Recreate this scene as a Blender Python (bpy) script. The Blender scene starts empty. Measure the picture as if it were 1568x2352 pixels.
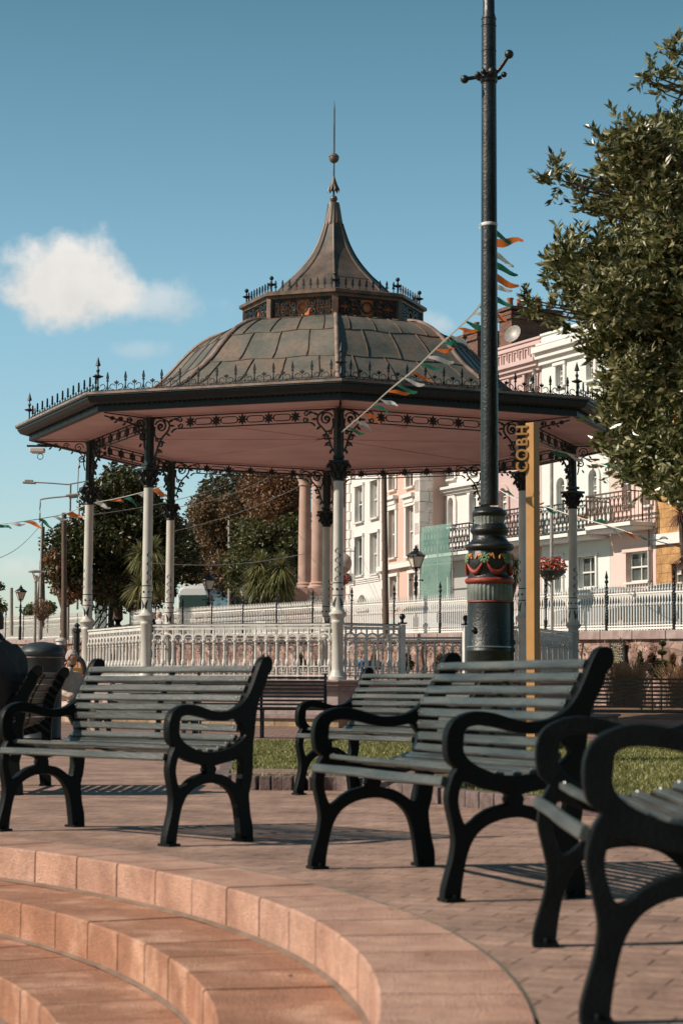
import bpy, math, random
from mathutils import Vector, Matrix
random.seed(7)
PI=math.pi
sc=bpy.context.scene
col=bpy.data.collections.new('scene'); sc.collection.children.link(col)
# ------------------------------------------------------------------ camera
EYE=Vector((0,0,0.67)); F=4453.9; PITCH=0.0916; ROLL=-0.0056
cr,sr=math.cos(ROLL),math.sin(ROLL); cp,sp=math.cos(PITCH),math.sin(PITCH)
UP0=Vector((0,-sp,cp)); FWD=Vector((0,cp,sp)); EX=Vector((1,0,0))
RT=EX*cr-UP0*sr; UPV=EX*sr+UP0*cr
def ray(u,v):
    return FWD+RT*((u-784)/F)+UPV*((1176-v)/F)
def at(u,v,Y):
    d=ray(u,v); return EYE+d*(Y/d.y)
# ------------------------------------------------------------------ object helpers
def link(o,parent=None):
    col.objects.link(o)
    if parent is not None: o.parent=parent
    return o
def tag(o,label=None,cat=None,group=None,kind=None):
    if label: o['label']=label
    if cat: o['category']=cat
    if group: o['group']=group
    if kind: o['kind']=kind
    return o
def thing(name,label,cat,loc=(0,0,0),rz=0,group=None):
    o=bpy.data.objects.new(name,None); o.empty_display_size=.2
    o.location=loc; o.rotation_euler=(0,0,rz); link(o)
    return tag(o,label,cat,group)
def kids(o): return [c for c in col.objects if c.parent==o]
def copy_tree(o,parent=None):
    c=o.copy(); link(c); c.parent=parent
    for k in kids(o): copy_tree(k,c)
    return c
class MB:
    def __init__(s): s.v=[];s.f=[];s.m=[];s.cur=0
    def add(s,vs,fs):
        b=len(s.v); s.v+= [tuple(x) for x in vs]
        for f in fs: s.f.append(tuple(b+i for i in f)); s.m.append(s.cur)
    def box(s,c,d,M=None):
        x,y,z=c;a,b,h=d[0]/2,d[1]/2,d[2]/2
        vs=[Vector((x+i*a,y+j*b,z+k*h)) for i in(-1,1) for j in(-1,1) for k in(-1,1)]
        if M is not None: vs=[M@q for q in vs]
        s.add(vs,[(0,1,3,2),(4,6,7,5),(0,4,5,1),(2,3,7,6),(0,2,6,4),(1,5,7,3)])
    def sweep(s,path,sec,up=Vector((0,0,1)),cap=True,scl=None,closed=False):
        path=[Vector(p) for p in path]; n=len(path); m=len(sec); vs=[]
        for i,p in enumerate(path):
            if closed: t=path[(i+1)%n]-path[i-1]
            else: t=path[min(i+1,n-1)]-path[max(i-1,0)]
            if t.length<1e-9: t=Vector((0,0,1))
            t.normalize(); r=t.cross(up)
            if r.length<1e-4: r=t.cross(Vector((1,0,0)))
            r.normalize(); u=r.cross(t)
            k=scl[i] if scl else 1
            for a,b in sec: vs.append(p+r*(a*k)+u*(b*k))
        fs=[]
        for i in range(n if closed else n-1):
            j=(i+1)%n
            for q in range(m): fs.append((i*m+q,i*m+(q+1)%m,j*m+(q+1)%m,j*m+q))
        if cap and not closed: fs+= [tuple(range(m))[::-1],tuple((n-1)*m+q for q in range(m))]
        s.add(vs,fs)
    def tube(s,path,r,n=8,scl=None,closed=False,up=Vector((0,0,1))):
        s.sweep(path,[(r*math.cos(2*PI*i/n),r*math.sin(2*PI*i/n)) for i in range(n)],up=up,scl=scl,closed=closed)
    def bar(s,a,b,w,h,up=Vector((0,0,1))):
        s.sweep([a,b],[(-w/2,-h/2),(w/2,-h/2),(w/2,h/2),(-w/2,h/2)],up=up)
    def lathe(s,prof,n=16,c=(0,0),rot=0,flute=0,fd=0):
        vs=[];m=len(prof)
        for r,z in prof:
            for i in range(n):
                a=2*PI*i/n+rot; rr=r
                if flute: rr=r*(1-fd*(0.5+0.5*math.cos(flute*a)))
                vs.append((c[0]+rr*math.cos(a),c[1]+rr*math.sin(a),z))
        fs=[(k*n+i,k*n+(i+1)%n,(k+1)*n+(i+1)%n,(k+1)*n+i) for k in range(m-1) for i in range(n)]
        fs+=[tuple(range(n))[::-1],tuple((m-1)*n+i for i in range(n))]
        s.add(vs,fs)
    def strip(s,pts,w,dep,M,closed=False,y0=0):
        # planar strip of ironwork: pts (x,z); M maps (x,depth,z)
        n=len(pts);vs=[]
        for i in range(n):
            if closed: a=pts[i-1];b=pts[(i+1)%n]
            else: a=pts[max(i-1,0)];b=pts[min(i+1,n-1)]
            tx,tz=b[0]-a[0],b[1]-a[1];L=math.hypot(tx,tz) or 1;tx/=L;tz/=L
            ww=w[i] if isinstance(w,(list,tuple)) else w
            x,z=pts[i]
            for sx,dy in((1,-1),(1,1),(-1,1),(-1,-1)):
                vs.append(M@Vector((x-tz*ww/2*sx,y0+dy*dep/2,z+tx*ww/2*sx)))
        fs=[]
        for i in range(n if closed else n-1):
            j=(i+1)%n
            for q in range(4): fs.append((i*4+q,i*4+(q+1)%4,j*4+(q+1)%4,j*4+q))
        if not closed: fs+=[(3,2,1,0),tuple((n-1)*4+q for q in range(4))]
        s.add(vs,fs)
    def sphere(s,c,r,n=10,m=6,sz=1):
        s.lathe([(max(.0005,r*math.sin(PI*k/m)),c[2]-r*sz*math.cos(PI*k/m)) for k in range(m+1)],n,(c[0],c[1]))
    def build(s,name,mats,parent=None,smooth=None,loc=None,bevel=0):
        me=bpy.data.meshes.new(name); me.from_pydata(s.v,[],s.f)
        if not isinstance(mats,(list,tuple)): mats=[mats]
        for m in mats: me.materials.append(m)
        if len(mats)>1: me.polygons.foreach_set('material_index',s.m)
        me.update()
        if smooth is not None:
            me.polygons.foreach_set('use_smooth',[True]*len(me.polygons))
            if smooth<180: me.set_sharp_from_angle(angle=math.radians(smooth))
        o=bpy.data.objects.new(name,me); link(o,parent)
        if loc is not None: o.location=loc
        if bevel:
            b=o.modifiers.new('bevel','BEVEL'); b.width=bevel; b.segments=2; b.limit_method='ANGLE'; b.angle_limit=.7
        return o
ID=Matrix.Identity(4)
def cat(pts,n=6,closed=False):
    out=[];N=len(pts)
    for i in range(N if closed else N-1):
        p0=pts[(i-1)%N] if closed else pts[max(i-1,0)]; p1=pts[i]; p2=pts[(i+1)%N]
        p3=pts[(i+2)%N] if closed else pts[min(i+2,N-1)]
        for k in range(n):
            t=k/n
            out.append(tuple(.5*((2*b)+(-a+c)*t+(2*a-5*b+4*c-d)*t*t+(-a+3*b-3*c+d)*t**3) for a,b,c,d in zip(p0,p1,p2,p3)))
    if not closed: out.append(tuple(pts[-1]))
    return out
# ------------------------------------------------------------------ materials
def mat(name,c,rough=.6,c2=None,scale=4,metal=0,bump=0,bscale=30,detail=4,spec=.5,coords='Object',lo=.35,hi=.65,c3=None,alpha=1,trans=0,stretch=None,leaf=False,edge=0,island=0):
    m=bpy.data.materials.new(name); m.use_nodes=True; nt=m.node_tree; N=nt.nodes; L=nt.links
    b=N['Principled BSDF']; b.inputs['Roughness'].default_value=rough; b.inputs['Metallic'].default_value=metal
    b.inputs['Specular IOR Level'].default_value=spec
    b.inputs['Base Color'].default_value=(*c,1)
    tc=N.new('ShaderNodeTexCoord'); src=tc.outputs[coords]
    if stretch:
        mp=N.new('ShaderNodeMapping'); mp.inputs['Scale'].default_value=stretch; L.new(src,mp.inputs['Vector']); src=mp.outputs[0]
    if c2 is not None:
        n=N.new('ShaderNodeTexNoise'); n.inputs['Scale'].default_value=scale; n.inputs['Detail'].default_value=detail; L.new(src,n.inputs['Vector'])
        r=N.new('ShaderNodeValToRGB'); r.color_ramp.elements[0].position=lo; r.color_ramp.elements[1].position=hi
        r.color_ramp.elements[0].color=(*c,1); r.color_ramp.elements[1].color=(*c2,1)
        if c3 is not None:
            e=r.color_ramp.elements.new((lo+hi)/2); e.color=(*c3,1)
        L.new(n.outputs['Fac'],r.inputs['Fac']); L.new(r.outputs['Color'],b.inputs['Base Color'])
        mr=N.new('ShaderNodeMapRange'); mr.inputs['To Min'].default_value=max(0,rough-.1); mr.inputs['To Max'].default_value=min(1,rough+.12)
        L.new(n.outputs['Fac'],mr.inputs['Value']); L.new(mr.outputs[0],b.inputs['Roughness'])
    if bump:
        n2=N.new('ShaderNodeTexNoise'); n2.inputs['Scale'].default_value=bscale; n2.inputs['Detail'].default_value=5; L.new(src,n2.inputs['Vector'])
        bp=N.new('ShaderNodeBump'); bp.inputs['Strength'].default_value=bump; bp.inputs['Distance'].default_value=.01
        L.new(n2.outputs['Fac'],bp.inputs['Height']); L.new(bp.outputs[0],b.inputs['Normal'])
    if island:
        g=N.new('ShaderNodeNewGeometry'); mr2=N.new('ShaderNodeMapRange'); mr2.inputs['To Min'].default_value=1-island; mr2.inputs['To Max'].default_value=1+island; L.new(g.outputs['Random Per Island'],mr2.inputs['Value'])
        n5=N.new('ShaderNodeTexNoise'); n5.inputs['Scale'].default_value=95; n5.inputs['Detail'].default_value=3; L.new(src,n5.inputs['Vector'])
        m5=N.new('ShaderNodeMapRange'); m5.inputs['From Min'].default_value=.3; m5.inputs['From Max'].default_value=.7; m5.inputs['To Min'].default_value=.84; m5.inputs['To Max'].default_value=1.16; L.new(n5.outputs['Fac'],m5.inputs['Value'])
        n6=N.new('ShaderNodeTexNoise'); n6.inputs['Scale'].default_value=11; n6.inputs['Detail'].default_value=12; n6.inputs['Roughness'].default_value=.7; L.new(src,n6.inputs['Vector'])
        m6=N.new('ShaderNodeMapRange'); m6.inputs['From Min'].default_value=.36; m6.inputs['From Max'].default_value=.58; m6.inputs['To Min'].default_value=.80; m6.inputs['To Max'].default_value=1.05; L.new(n6.outputs['Fac'],m6.inputs['Value'])
        mu0=N.new('ShaderNodeMath'); mu0.operation='MULTIPLY'; L.new(m6.outputs[0],mu0.inputs[0]); L.new(m5.outputs[0],mu0.inputs[1])
        mu=N.new('ShaderNodeMath'); mu.operation='MULTIPLY'; L.new(mr2.outputs[0],mu.inputs[0]); L.new(mu0.outputs[0],mu.inputs[1])
        vs_=N.new('ShaderNodeVectorMath'); vs_.operation='SCALE'; L.new(r.outputs['Color'],vs_.inputs[0]); L.new(mu.outputs[0],vs_.inputs[3]); L.new(vs_.outputs[0],b.inputs['Base Color'])
    if alpha<1: b.inputs['Alpha'].default_value=alpha
    if trans: b.inputs['Transmission Weight'].default_value=trans
    return m
def leafmat(name,c1,c2,c3,rough=.45,tr=.25):
    m=bpy.data.materials.new(name); m.use_nodes=True; nt=m.node_tree; N=nt.nodes; L=nt.links
    b=N['Principled BSDF']; b.inputs['Roughness'].default_value=rough
    g=N.new('ShaderNodeNewGeometry'); r=N.new('ShaderNodeValToRGB')
    r.color_ramp.elements[0].color=(*c1,1); r.color_ramp.elements[1].color=(*c3,1); e=r.color_ramp.elements.new(.55); e.color=(*c2,1)
    L.new(g.outputs['Random Per Island'],r.inputs['Fac']); L.new(r.outputs[0],b.inputs['Base Color'])
    t=N.new('ShaderNodeBsdfTranslucent'); L.new(r.outputs[0],t.inputs['Color'])
    mx=N.new('ShaderNodeMixShader'); mx.inputs[0].default_value=tr; L.new(b.outputs[0],mx.inputs[1]); L.new(t.outputs[0],mx.inputs[2])
    L.new(mx.outputs[0],N['Material Output'].inputs['Surface']); return m
def brickmat(name,c1,c2,mortar,w,h,msize=.01,rough=.85,rot=0,off=.5,coords='Object',bias=0,c4=None,nscale=1.5,bump=.5,mp=None,smooth=.2):
    m=bpy.data.materials.new(name); m.use_nodes=True; nt=m.node_tree; N=nt.nodes; L=nt.links
    b=N['Principled BSDF']; b.inputs['Roughness'].default_value=rough; b.inputs['Specular IOR Level'].default_value=.3
    tc=N.new('ShaderNodeTexCoord'); map_=N.new('ShaderNodeMapping'); map_.inputs['Rotation'].default_value=mp or (0,0,rot)
    L.new(tc.outputs[coords],map_.inputs['Vector'])
    # slight warp so courses are not ruler straight
    nw=N.new('ShaderNodeTexNoise'); nw.inputs['Scale'].default_value=3; L.new(map_.outputs[0],nw.inputs['Vector'])
    ws=N.new('ShaderNodeVectorMath'); ws.operation='SCALE'; ws.inputs[3].default_value=.018; L.new(nw.outputs['Color'],ws.inputs[0])
    wa=N.new('ShaderNodeVectorMath'); L.new(map_.outputs[0],wa.inputs[0]); L.new(ws.outputs[0],wa.inputs[1])
    t=N.new('ShaderNodeTexBrick'); t.offset=off; t.inputs['Scale'].default_value=1
    t.inputs['Brick Width'].default_value=w; t.inputs['Row Height'].default_value=h; t.inputs['Mortar Size'].default_value=msize; t.inputs['Mortar Smooth'].default_value=smooth
    t.inputs['Bias'].default_value=bias
    t.inputs['Color1'].default_value=(*c1,1); t.inputs['Color2'].default_value=(*c2,1); t.inputs['Mortar'].default_value=(*mortar,1)
    L.new(wa.outputs[0],t.inputs['Vector'])
    n=N.new('ShaderNodeTexNoise'); n.inputs['Scale'].default_value=nscale; n.inputs['Detail'].default_value=8; n.inputs['Roughness'].default_value=.65; L.new(tc.outputs[coords],n.inputs['Vector'])
    r=N.new('ShaderNodeMapRange'); r.inputs['From Min'].default_value=.3; r.inputs['From Max'].default_value=.72; r.inputs['To Min'].default_value=.58; r.inputs['To Max'].default_value=1.38
    L.new(n.outputs['Fac'],r.inputs['Value'])
    n3=N.new('ShaderNodeTexNoise'); n3.inputs['Scale'].default_value=60; n3.inputs['Detail'].default_value=4; L.new(tc.outputs[coords],n3.inputs['Vector'])
    r3=N.new('ShaderNodeMapRange'); r3.inputs['From Min'].default_value=.3; r3.inputs['From Max'].default_value=.7; r3.inputs['To Min'].default_value=.82; r3.inputs['To Max'].default_value=1.18
    L.new(n3.outputs['Fac'],r3.inputs['Value'])
    n4=N.new('ShaderNodeTexNoise'); n4.inputs['Scale'].default_value=9; n4.inputs['Detail'].default_value=10; n4.inputs['Roughness'].default_value=.72; L.new(tc.outputs[coords],n4.inputs['Vector'])
    r4=N.new('ShaderNodeMapRange'); r4.inputs['From Min'].default_value=.38; r4.inputs['From Max'].default_value=.6; r4.inputs['To Min'].default_value=.78; r4.inputs['To Max'].default_value=1.1
    L.new(n4.outputs['Fac'],r4.inputs['Value']); m0_=N.new('ShaderNodeMath'); m0_.operation='MULTIPLY'; L.new(r3.outputs[0],m0_.inputs[0]); L.new(r4.outputs[0],m0_.inputs[1])
    mm=N.new('ShaderNodeMath'); mm.operation='MULTIPLY'; L.new(r.outputs[0],mm.inputs[0]); L.new(m0_.outputs[0],mm.inputs[1])
    x=N.new('ShaderNodeVectorMath'); x.operation='SCALE'; L.new(t.outputs['Color'],x.inputs[0]); L.new(mm.outputs[0],x.inputs[3])
    L.new(x.outputs[0],b.inputs['Base Color'])
    bp=N.new('ShaderNodeBump'); bp.inputs['Strength'].default_value=bump; bp.inputs['Distance'].default_value=.006; bp.invert=True
    ad=N.new('ShaderNodeMath'); ad.operation='MULTIPLY_ADD'; L.new(n3.outputs['Fac'],ad.inputs[0]); ad.inputs[1].default_value=-.5; L.new(t.outputs['Fac'],ad.inputs[2])
    L.new(ad.outputs[0],bp.inputs['Height']); L.new(bp.outputs[0],b.inputs['Normal'])
    return m
M={}
M['iron']=mat('bench_iron',(.0025,.0045,.005),.5,(.005,.008,.0085),12,bump=.25,bscale=90,spec=.15)
M['slat']=mat('painted_slat',(.034,.043,.042),.38,(.095,.102,.092),9,bump=.35,bscale=60,stretch=(.35,3,3),lo=.3,hi=.72,spec=.6,island=.22)
M['slatbrown']=mat('worn_brown_slat',(.06,.04,.03),.55,(.13,.09,.07),10,bump=.4,stretch=(.3,3,3))
M['steel']=mat('galvanised_bolt',(.35,.36,.36),.35,metal=.8)
M['pave']=brickmat('brick_paving',(.335,.212,.158),(.40,.26,.20),(.2,.125,.093),.21,.105,.006,rot=.35,nscale=2.2,smooth=.6)
M['pavefar']=brickmat('red_paving',(.25,.155,.125),(.30,.19,.155),(.12,.075,.06),.21,.105,.006,rot=0)
M['step']=mat('step_stone',(.38,.18,.108),.9,(.64,.37,.25),4.5,bump=.9,bscale=140,detail=12,lo=.3,hi=.68,c3=(.41,.20,.12),island=.1)
M['steptop']=mat('step_stone_top',(.40,.215,.15),.9,(.60,.36,.265),3.5,bump=.9,bscale=140,detail=12,lo=.3,hi=.68,c3=(.52,.30,.215),island=.1)
M['stepfloor']=mat('step_mortar',(.16,.10,.07),.95,(.22,.15,.11),9)
M['grass']=mat('lawn',(.09,.10,.025),.9,(.17,.17,.05),6,bump=1,bscale=80)
M['blade']=leafmat('grass_blade',(.12,.125,.03),(.23,.22,.06),(.44,.40,.17),.5,.3)
M['kerb']=mat('kerb_stone',(.11,.075,.07),.85,(.20,.145,.135),14,bump=.7,bscale=50)
M['white']=mat('white_paint',(.74,.72,.67),.45,(.56,.54,.49),6,bump=.15,bscale=40)
M['cream']=mat('cream_column_paint',(.62,.60,.54),.42,(.52,.50,.44),3,bump=.1)
M['green']=mat('dark_green_iron',(.004,.010,.011),.45,(.012,.022,.022),14,bump=.4,bscale=50)
M['black']=mat('black_iron',(.008,.009,.010),.4,(.018,.019,.02),20,bump=.2)
M['soffit']=mat('pink_soffit',(.80,.56,.52),.75,(.68,.46,.425),1.1,detail=8)
M['roof']=mat('weathered_copper',(.125,.125,.104),.5,(.25,.16,.115),1.6,metal=.15,bump=.35,bscale=8,detail=10,lo=.36,hi=.68,c3=(.18,.165,.135),island=.1)
M['seam']=mat('roof_seam',(.10,.075,.055),.5,(.22,.13,.09),5,metal=.2)
M['rust']=mat('rusty_gutter_edge',(.17,.115,.09),.65,(.34,.245,.20),5)
M['copper']=mat('backlit_orange',(.75,.22,.07),.7,(.85,.30,.11),3)  # base colour raised to stand in for light coming through from inside
M['spire']=mat('spire_lead',(.10,.085,.07),.45,(.19,.135,.105),3,metal=.2,bump=.3,bscale=10,detail=8)
M['plinth']=mat('plinth_stone',(.30,.22,.2),.85,(.42,.33,.3),6,bump=.5)
M['plinthdark']=mat('plinth_moulding',(.25,.17,.165),.6,(.35,.26,.25),8,bump=.4)
M['sand']=brickmat('sandstone_blocks',(.42,.28,.17),(.52,.37,.24),(.25,.18,.13),.42,.19,.012,mp=(PI/2,0,0))
M['wallstone']=mat('rough_wall_stone',(.26,.13,.10),.95,(.58,.42,.36),2.6,bump=1,bscale=7,detail=12,lo=.32,hi=.68,c3=(.44,.29,.24))
def stonemat():
    m=mat('rough_wall_stone',(.20,.10,.075),.95,(.46,.33,.28),2.2,bump=1,bscale=9,detail=12,lo=.32,hi=.68,c3=(.34,.22,.18)); nt=m.node_tree;N=nt.nodes;L=nt.links
    b=N['Principled BSDF']; tc=[n for n in N if n.type=='TEX_COORD'][0]; col_=b.inputs['Base Color'].links[0].from_socket
    mp=N.new('ShaderNodeMapping'); mp.inputs['Scale'].default_value=(2.4,2.4,5.0); L.new(tc.outputs['Object'],mp.inputs['Vector'])
    nz_=N.new('ShaderNodeTexNoise'); nz_.inputs['Scale'].default_value=3; L.new(mp.outputs[0],nz_.inputs['Vector']); ad=N.new('ShaderNodeVectorMath'); sc2=N.new('ShaderNodeVectorMath'); sc2.operation='SCALE'; sc2.inputs[3].default_value=.35
    L.new(nz_.outputs['Color'],sc2.inputs[0]); L.new(mp.outputs[0],ad.inputs[0]); L.new(sc2.outputs[0],ad.inputs[1])
    v=N.new('ShaderNodeTexVoronoi'); v.inputs['Scale'].default_value=1; L.new(ad.outputs[0],v.inputs['Vector']); v2=N.new('ShaderNodeTexVoronoi'); v2.feature='DISTANCE_TO_EDGE'; L.new(ad.outputs[0],v2.inputs['Vector']); v2.inputs['Scale'].default_value=1
    sp_=N.new('ShaderNodeSeparateColor'); L.new(v.outputs['Color'],sp_.inputs[0]); m1=N.new('ShaderNodeMapRange'); m1.inputs['To Min'].default_value=.62; m1.inputs['To Max'].default_value=1.2; L.new(sp_.outputs[0],m1.inputs['Value'])
    m2=N.new('ShaderNodeMapRange'); m2.inputs['From Max'].default_value=.09; m2.inputs['To Min'].default_value=.42; m2.inputs['To Max'].default_value=1; L.new(v2.outputs['Distance'],m2.inputs['Value'])
    mu=N.new('ShaderNodeMath'); mu.operation='MULTIPLY'; L.new(m1.outputs[0],mu.inputs[0]); L.new(m2.outputs[0],mu.inputs[1]); vs_=N.new('ShaderNodeVectorMath'); vs_.operation='SCALE'; L.new(col_,vs_.inputs[0]); L.new(mu.outputs[0],vs_.inputs[3]); L.new(vs_.outputs[0],b.inputs['Base Color']); return m
M['wallstone']=stonemat()
M['coping']=mat('grey_coping',(.28,.20,.185),.9,(.40,.32,.29),3,bump=.5)
M['tarmac']=mat('street_asphalt',(.05,.045,.045),.9,(.09,.08,.075),2)
M['soil']=mat('planting_bed',(.09,.055,.035),.95,(.16,.1,.06),3)
M['hill']=mat('hill_ground',(.07,.06,.025),.95,(.12,.09,.04),.4)
M['glass']=mat('window_glass',(.05,.06,.055),.08,(.12,.14,.13),1.5,spec=.9)  # paler noise patches stand in for reflections and curtains
M['sash']=mat('sash_paint',(.72,.71,.67),.5)
M['curtain']=mat('net_curtain',(.34,.33,.31),.7,(.5,.48,.45),6)
M['wood']=mat('old_pole_wood',(.09,.06,.045),.85,(.17,.12,.09),20,stretch=(3,3,.3),bump=.5)
M['concrete']=mat('concrete_pole',(.3,.28,.25),.85,(.4,.37,.33),6)
M['galv']=mat('galvanised_pole',(.3,.28,.26),.5,(.38,.36,.33),9,metal=.3)
M['yellow']=mat('ochre_signpost',(.40,.20,.055),.5,(.46,.24,.075),3,bump=.1)
M['red']=mat('red_paint',(.26,.03,.02),.5,(.34,.06,.035),12,bump=.3)
M['orange']=mat('orange_paint',(.5,.18,.03),.55,(.6,.24,.06),12)
M['leafgreen']=mat('painted_leaf_green',(.12,.2,.1),.5,(.2,.3,.16),20)
M['greyflute']=mat('grey_green_fluting',(.12,.14,.125),.45,(.2,.22,.19),9,bump=.3)
M['darkpaint']=mat('lamppost_paint',(.005,.007,.008),.4,(.016,.02,.021),7,bump=.5,bscale=45,detail=6,spec=.6)
M['plastic']=mat('white_strap',(.7,.7,.68),.5)
M['fencewhite']=mat('white_railing_paint',(.86,.84,.79),.4,(.8,.77,.72),6)
M['flagg']=leafmat('green_bunting',(.02,.2,.12),(.03,.24,.15),(.05,.3,.2),.6,.4)
M['flagw']=leafmat('white_bunting',(.75,.74,.7),(.8,.79,.75),(.8,.8,.76),.6,.4)
M['flago']=leafmat('orange_bunting',(.75,.17,.03),(.8,.2,.04),(.85,.25,.05),.6,.4)
M['rope']=mat('bunting_string',(.7,.68,.62),.8)
M['wire']=mat('overhead_wire',(.35,.34,.3),.7)
M['bark']=mat('tree_bark',(.08,.055,.04),.95,(.14,.1,.08),12,bump=.8)
M['lampglass']=mat('lantern_glass',(.75,.66,.55),.3,(.62,.55,.46),3)
M['carwhite']=mat('white_car_paint',(.7,.7,.68),.25,spec=.8)
M['carsilver']=mat('silver_car_paint',(.36,.37,.36),.25,metal=.4,spec=.8)
M['cardark']=mat('dark_car_paint',(.03,.045,.05),.25,spec=.8)
M['carglass']=mat('car_glass',(.02,.028,.03),.05,spec=1)
M['rubber']=mat('tyre_rubber',(.02,.02,.02),.8)
M['binlid']=mat('bin_lid',(.02,.03,.035),.45,(.035,.045,.05),9)
M['jacket']=mat('dark_jacket',(.008,.009,.012),.8,(.018,.018,.022),12,bump=.5,bscale=20)
M['skin']=mat('skin',(.5,.27,.19),.55,(.56,.32,.24),8)
M['hair']=mat('dark_hair',(.03,.02,.015),.7,(.06,.04,.03),30)
M['hairgrey']=mat('grey_hair',(.32,.26,.23),.8,(.5,.44,.4),25,bump=.8)
M['beige']=mat('beige_coat',(.5,.38,.31),.85,(.6,.48,.4),12,bump=.4,bscale=20)
M['blue']=mat('blue_cloth',(.05,.16,.36),.8)
M['plaque']=mat('slate_plaque',(.02,.02,.022),.4)
M['gold']=mat('gold_lettering',(.42,.34,.2),.5)
M['terracotta']=mat('terracotta_pot',(.45,.17,.08),.8,(.35,.13,.07),9)
M['slate']=mat('roof_slate',(.07,.07,.075),.7,(.12,.115,.12),3)
M['chimbrick']=brickmat('chimney_brick',(.2,.1,.075),(.27,.14,.1),(.1,.07,.06),.22,.08,.01,mp=(PI/2,0,0))
def leafset(n,a,b,c,r=.45,t=.25): M[n]=leafmat(n,a,b,c,r,t)
leafset('leafR',(.022,.032,.009),(.13,.14,.045),(.46,.42,.22),.28,.22)  # palest leaf tone paints bright highlights into random leaves
leafset('leafL',(.010,.024,.006),(.045,.062,.018),(.16,.125,.045),.4,.18)  # brown tone colours lit highlights into random leaves
leafset('leafBrown',(.07,.055,.025),(.18,.115,.055),(.30,.17,.09),.5)
leafset('leafConifer',(.03,.036,.016),(.08,.08,.035),(.17,.13,.07),.6)
leafset('leafGreen',(.03,.045,.012),(.09,.10,.03),(.20,.17,.07),.5)
leafset('leafRust',(.10,.045,.022),(.21,.10,.045),(.32,.19,.09),.5)
leafset('palmleaf',(.06,.08,.025),(.2,.21,.08),(.38,.33,.16),.35)
leafset('straw',(.4,.22,.12),(.5,.3,.18),(.55,.36,.2),.7)
leafset('ivy',(.12,.06,.035),(.2,.12,.05),(.32,.18,.11),.6)
leafset('redflower',(.5,.01,.01),(.62,.03,.02),(.7,.10,.03),.5)
leafset('purple',(.08,.03,.03),(.14,.06,.06),(.1,.1,.03),.6)
M['ironbrown']=mat('rusty_balcony_iron',(.06,.035,.025),.6,(.16,.09,.06),9)
M['net']=None
# green scaffold netting: a real translucent cloth
def netmat():
    m=mat('green_netting',(.20,.42,.36),.8,(.28,.5,.43),2); nt=m.node_tree;N=nt.nodes;L=nt.links
    b=N['Principled BSDF']; b.inputs['Alpha'].default_value=.45; return m
M['net']=netmat()
# ------------------------------------------------------------------ world and sun
SUNV=Vector((-1.08,-.26,.815)).normalized()   # towards the sun
w=bpy.data.worlds.new('World'); sc.world=w; w.use_nodes=True; nt=w.node_tree; N=nt.nodes; L=nt.links
bg=N['Background']; bg.inputs['Strength'].default_value=.15
sky=N.new('ShaderNodeTexSky'); sky.sky_type='NISHITA'; sky.sun_disc=False
sky.sun_elevation=math.asin(SUNV.z); sky.sun_rotation=math.atan2(SUNV.x,SUNV.y)
sky.air_density=1.0; sky.dust_density=.6; sky.ozone_density=1.5
tint=N.new('ShaderNodeMixRGB'); tint.blend_type='MULTIPLY'; tint.inputs[0].default_value=1; tint.inputs[2].default_value=(1,1,1,1)
L.new(sky.outputs[0],tint.inputs[1])
tc=N.new('ShaderNodeTexCoord'); sx=N.new('ShaderNodeSeparateXYZ'); L.new(tc.outputs['Generated'],sx.inputs[0])
def mth(op,a,b=None,c=None):
    n=N.new('ShaderNodeMath'); n.operation=op
    for i,x in enumerate((a,b,c)):
        if x is None: continue
        if isinstance(x,(int,float)): n.inputs[i].default_value=x
        else: L.new(x,n.inputs[i])
    return n.outputs[0]
ymax=mth('MAXIMUM',sx.outputs['Y'],.02)
ax=mth('DIVIDE',sx.outputs['X'],ymax); az=mth('DIVIDE',sx.outputs['Z'],ymax)
nz=N.new('ShaderNodeTexNoise'); nz.inputs['Scale'].default_value=22; nz.inputs['Detail'].default_value=9; nz.inputs['Roughness'].default_value=.6
L.new(tc.outputs['Generated'],nz.inputs['Vector'])
nz2=N.new('ShaderNodeTexNoise'); nz2.inputs['Scale'].default_value=55; nz2.inputs['Detail'].default_value=7
L.new(tc.outputs['Generated'],nz2.inputs['Vector'])
rmp=N.new('ShaderNodeValToRGB'); cr2=rmp.color_ramp
cr2.elements[0].position=0; cr2.elements[0].color=(.88,.86,.88,1); cr2.elements[1].position=1; cr2.elements[1].color=(.20,.36,.34,1)
for p_,c_ in ((.20,(.80,.99,.90)),(.38,(.47,.72,.61))):
    e_=cr2.elements.new(p_); e_.color=(*c_,1)
L.new(az,rmp.inputs['Fac']); L.new(rmp.outputs[0],tint.inputs[2])
cur=tint.outputs[0]
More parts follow.
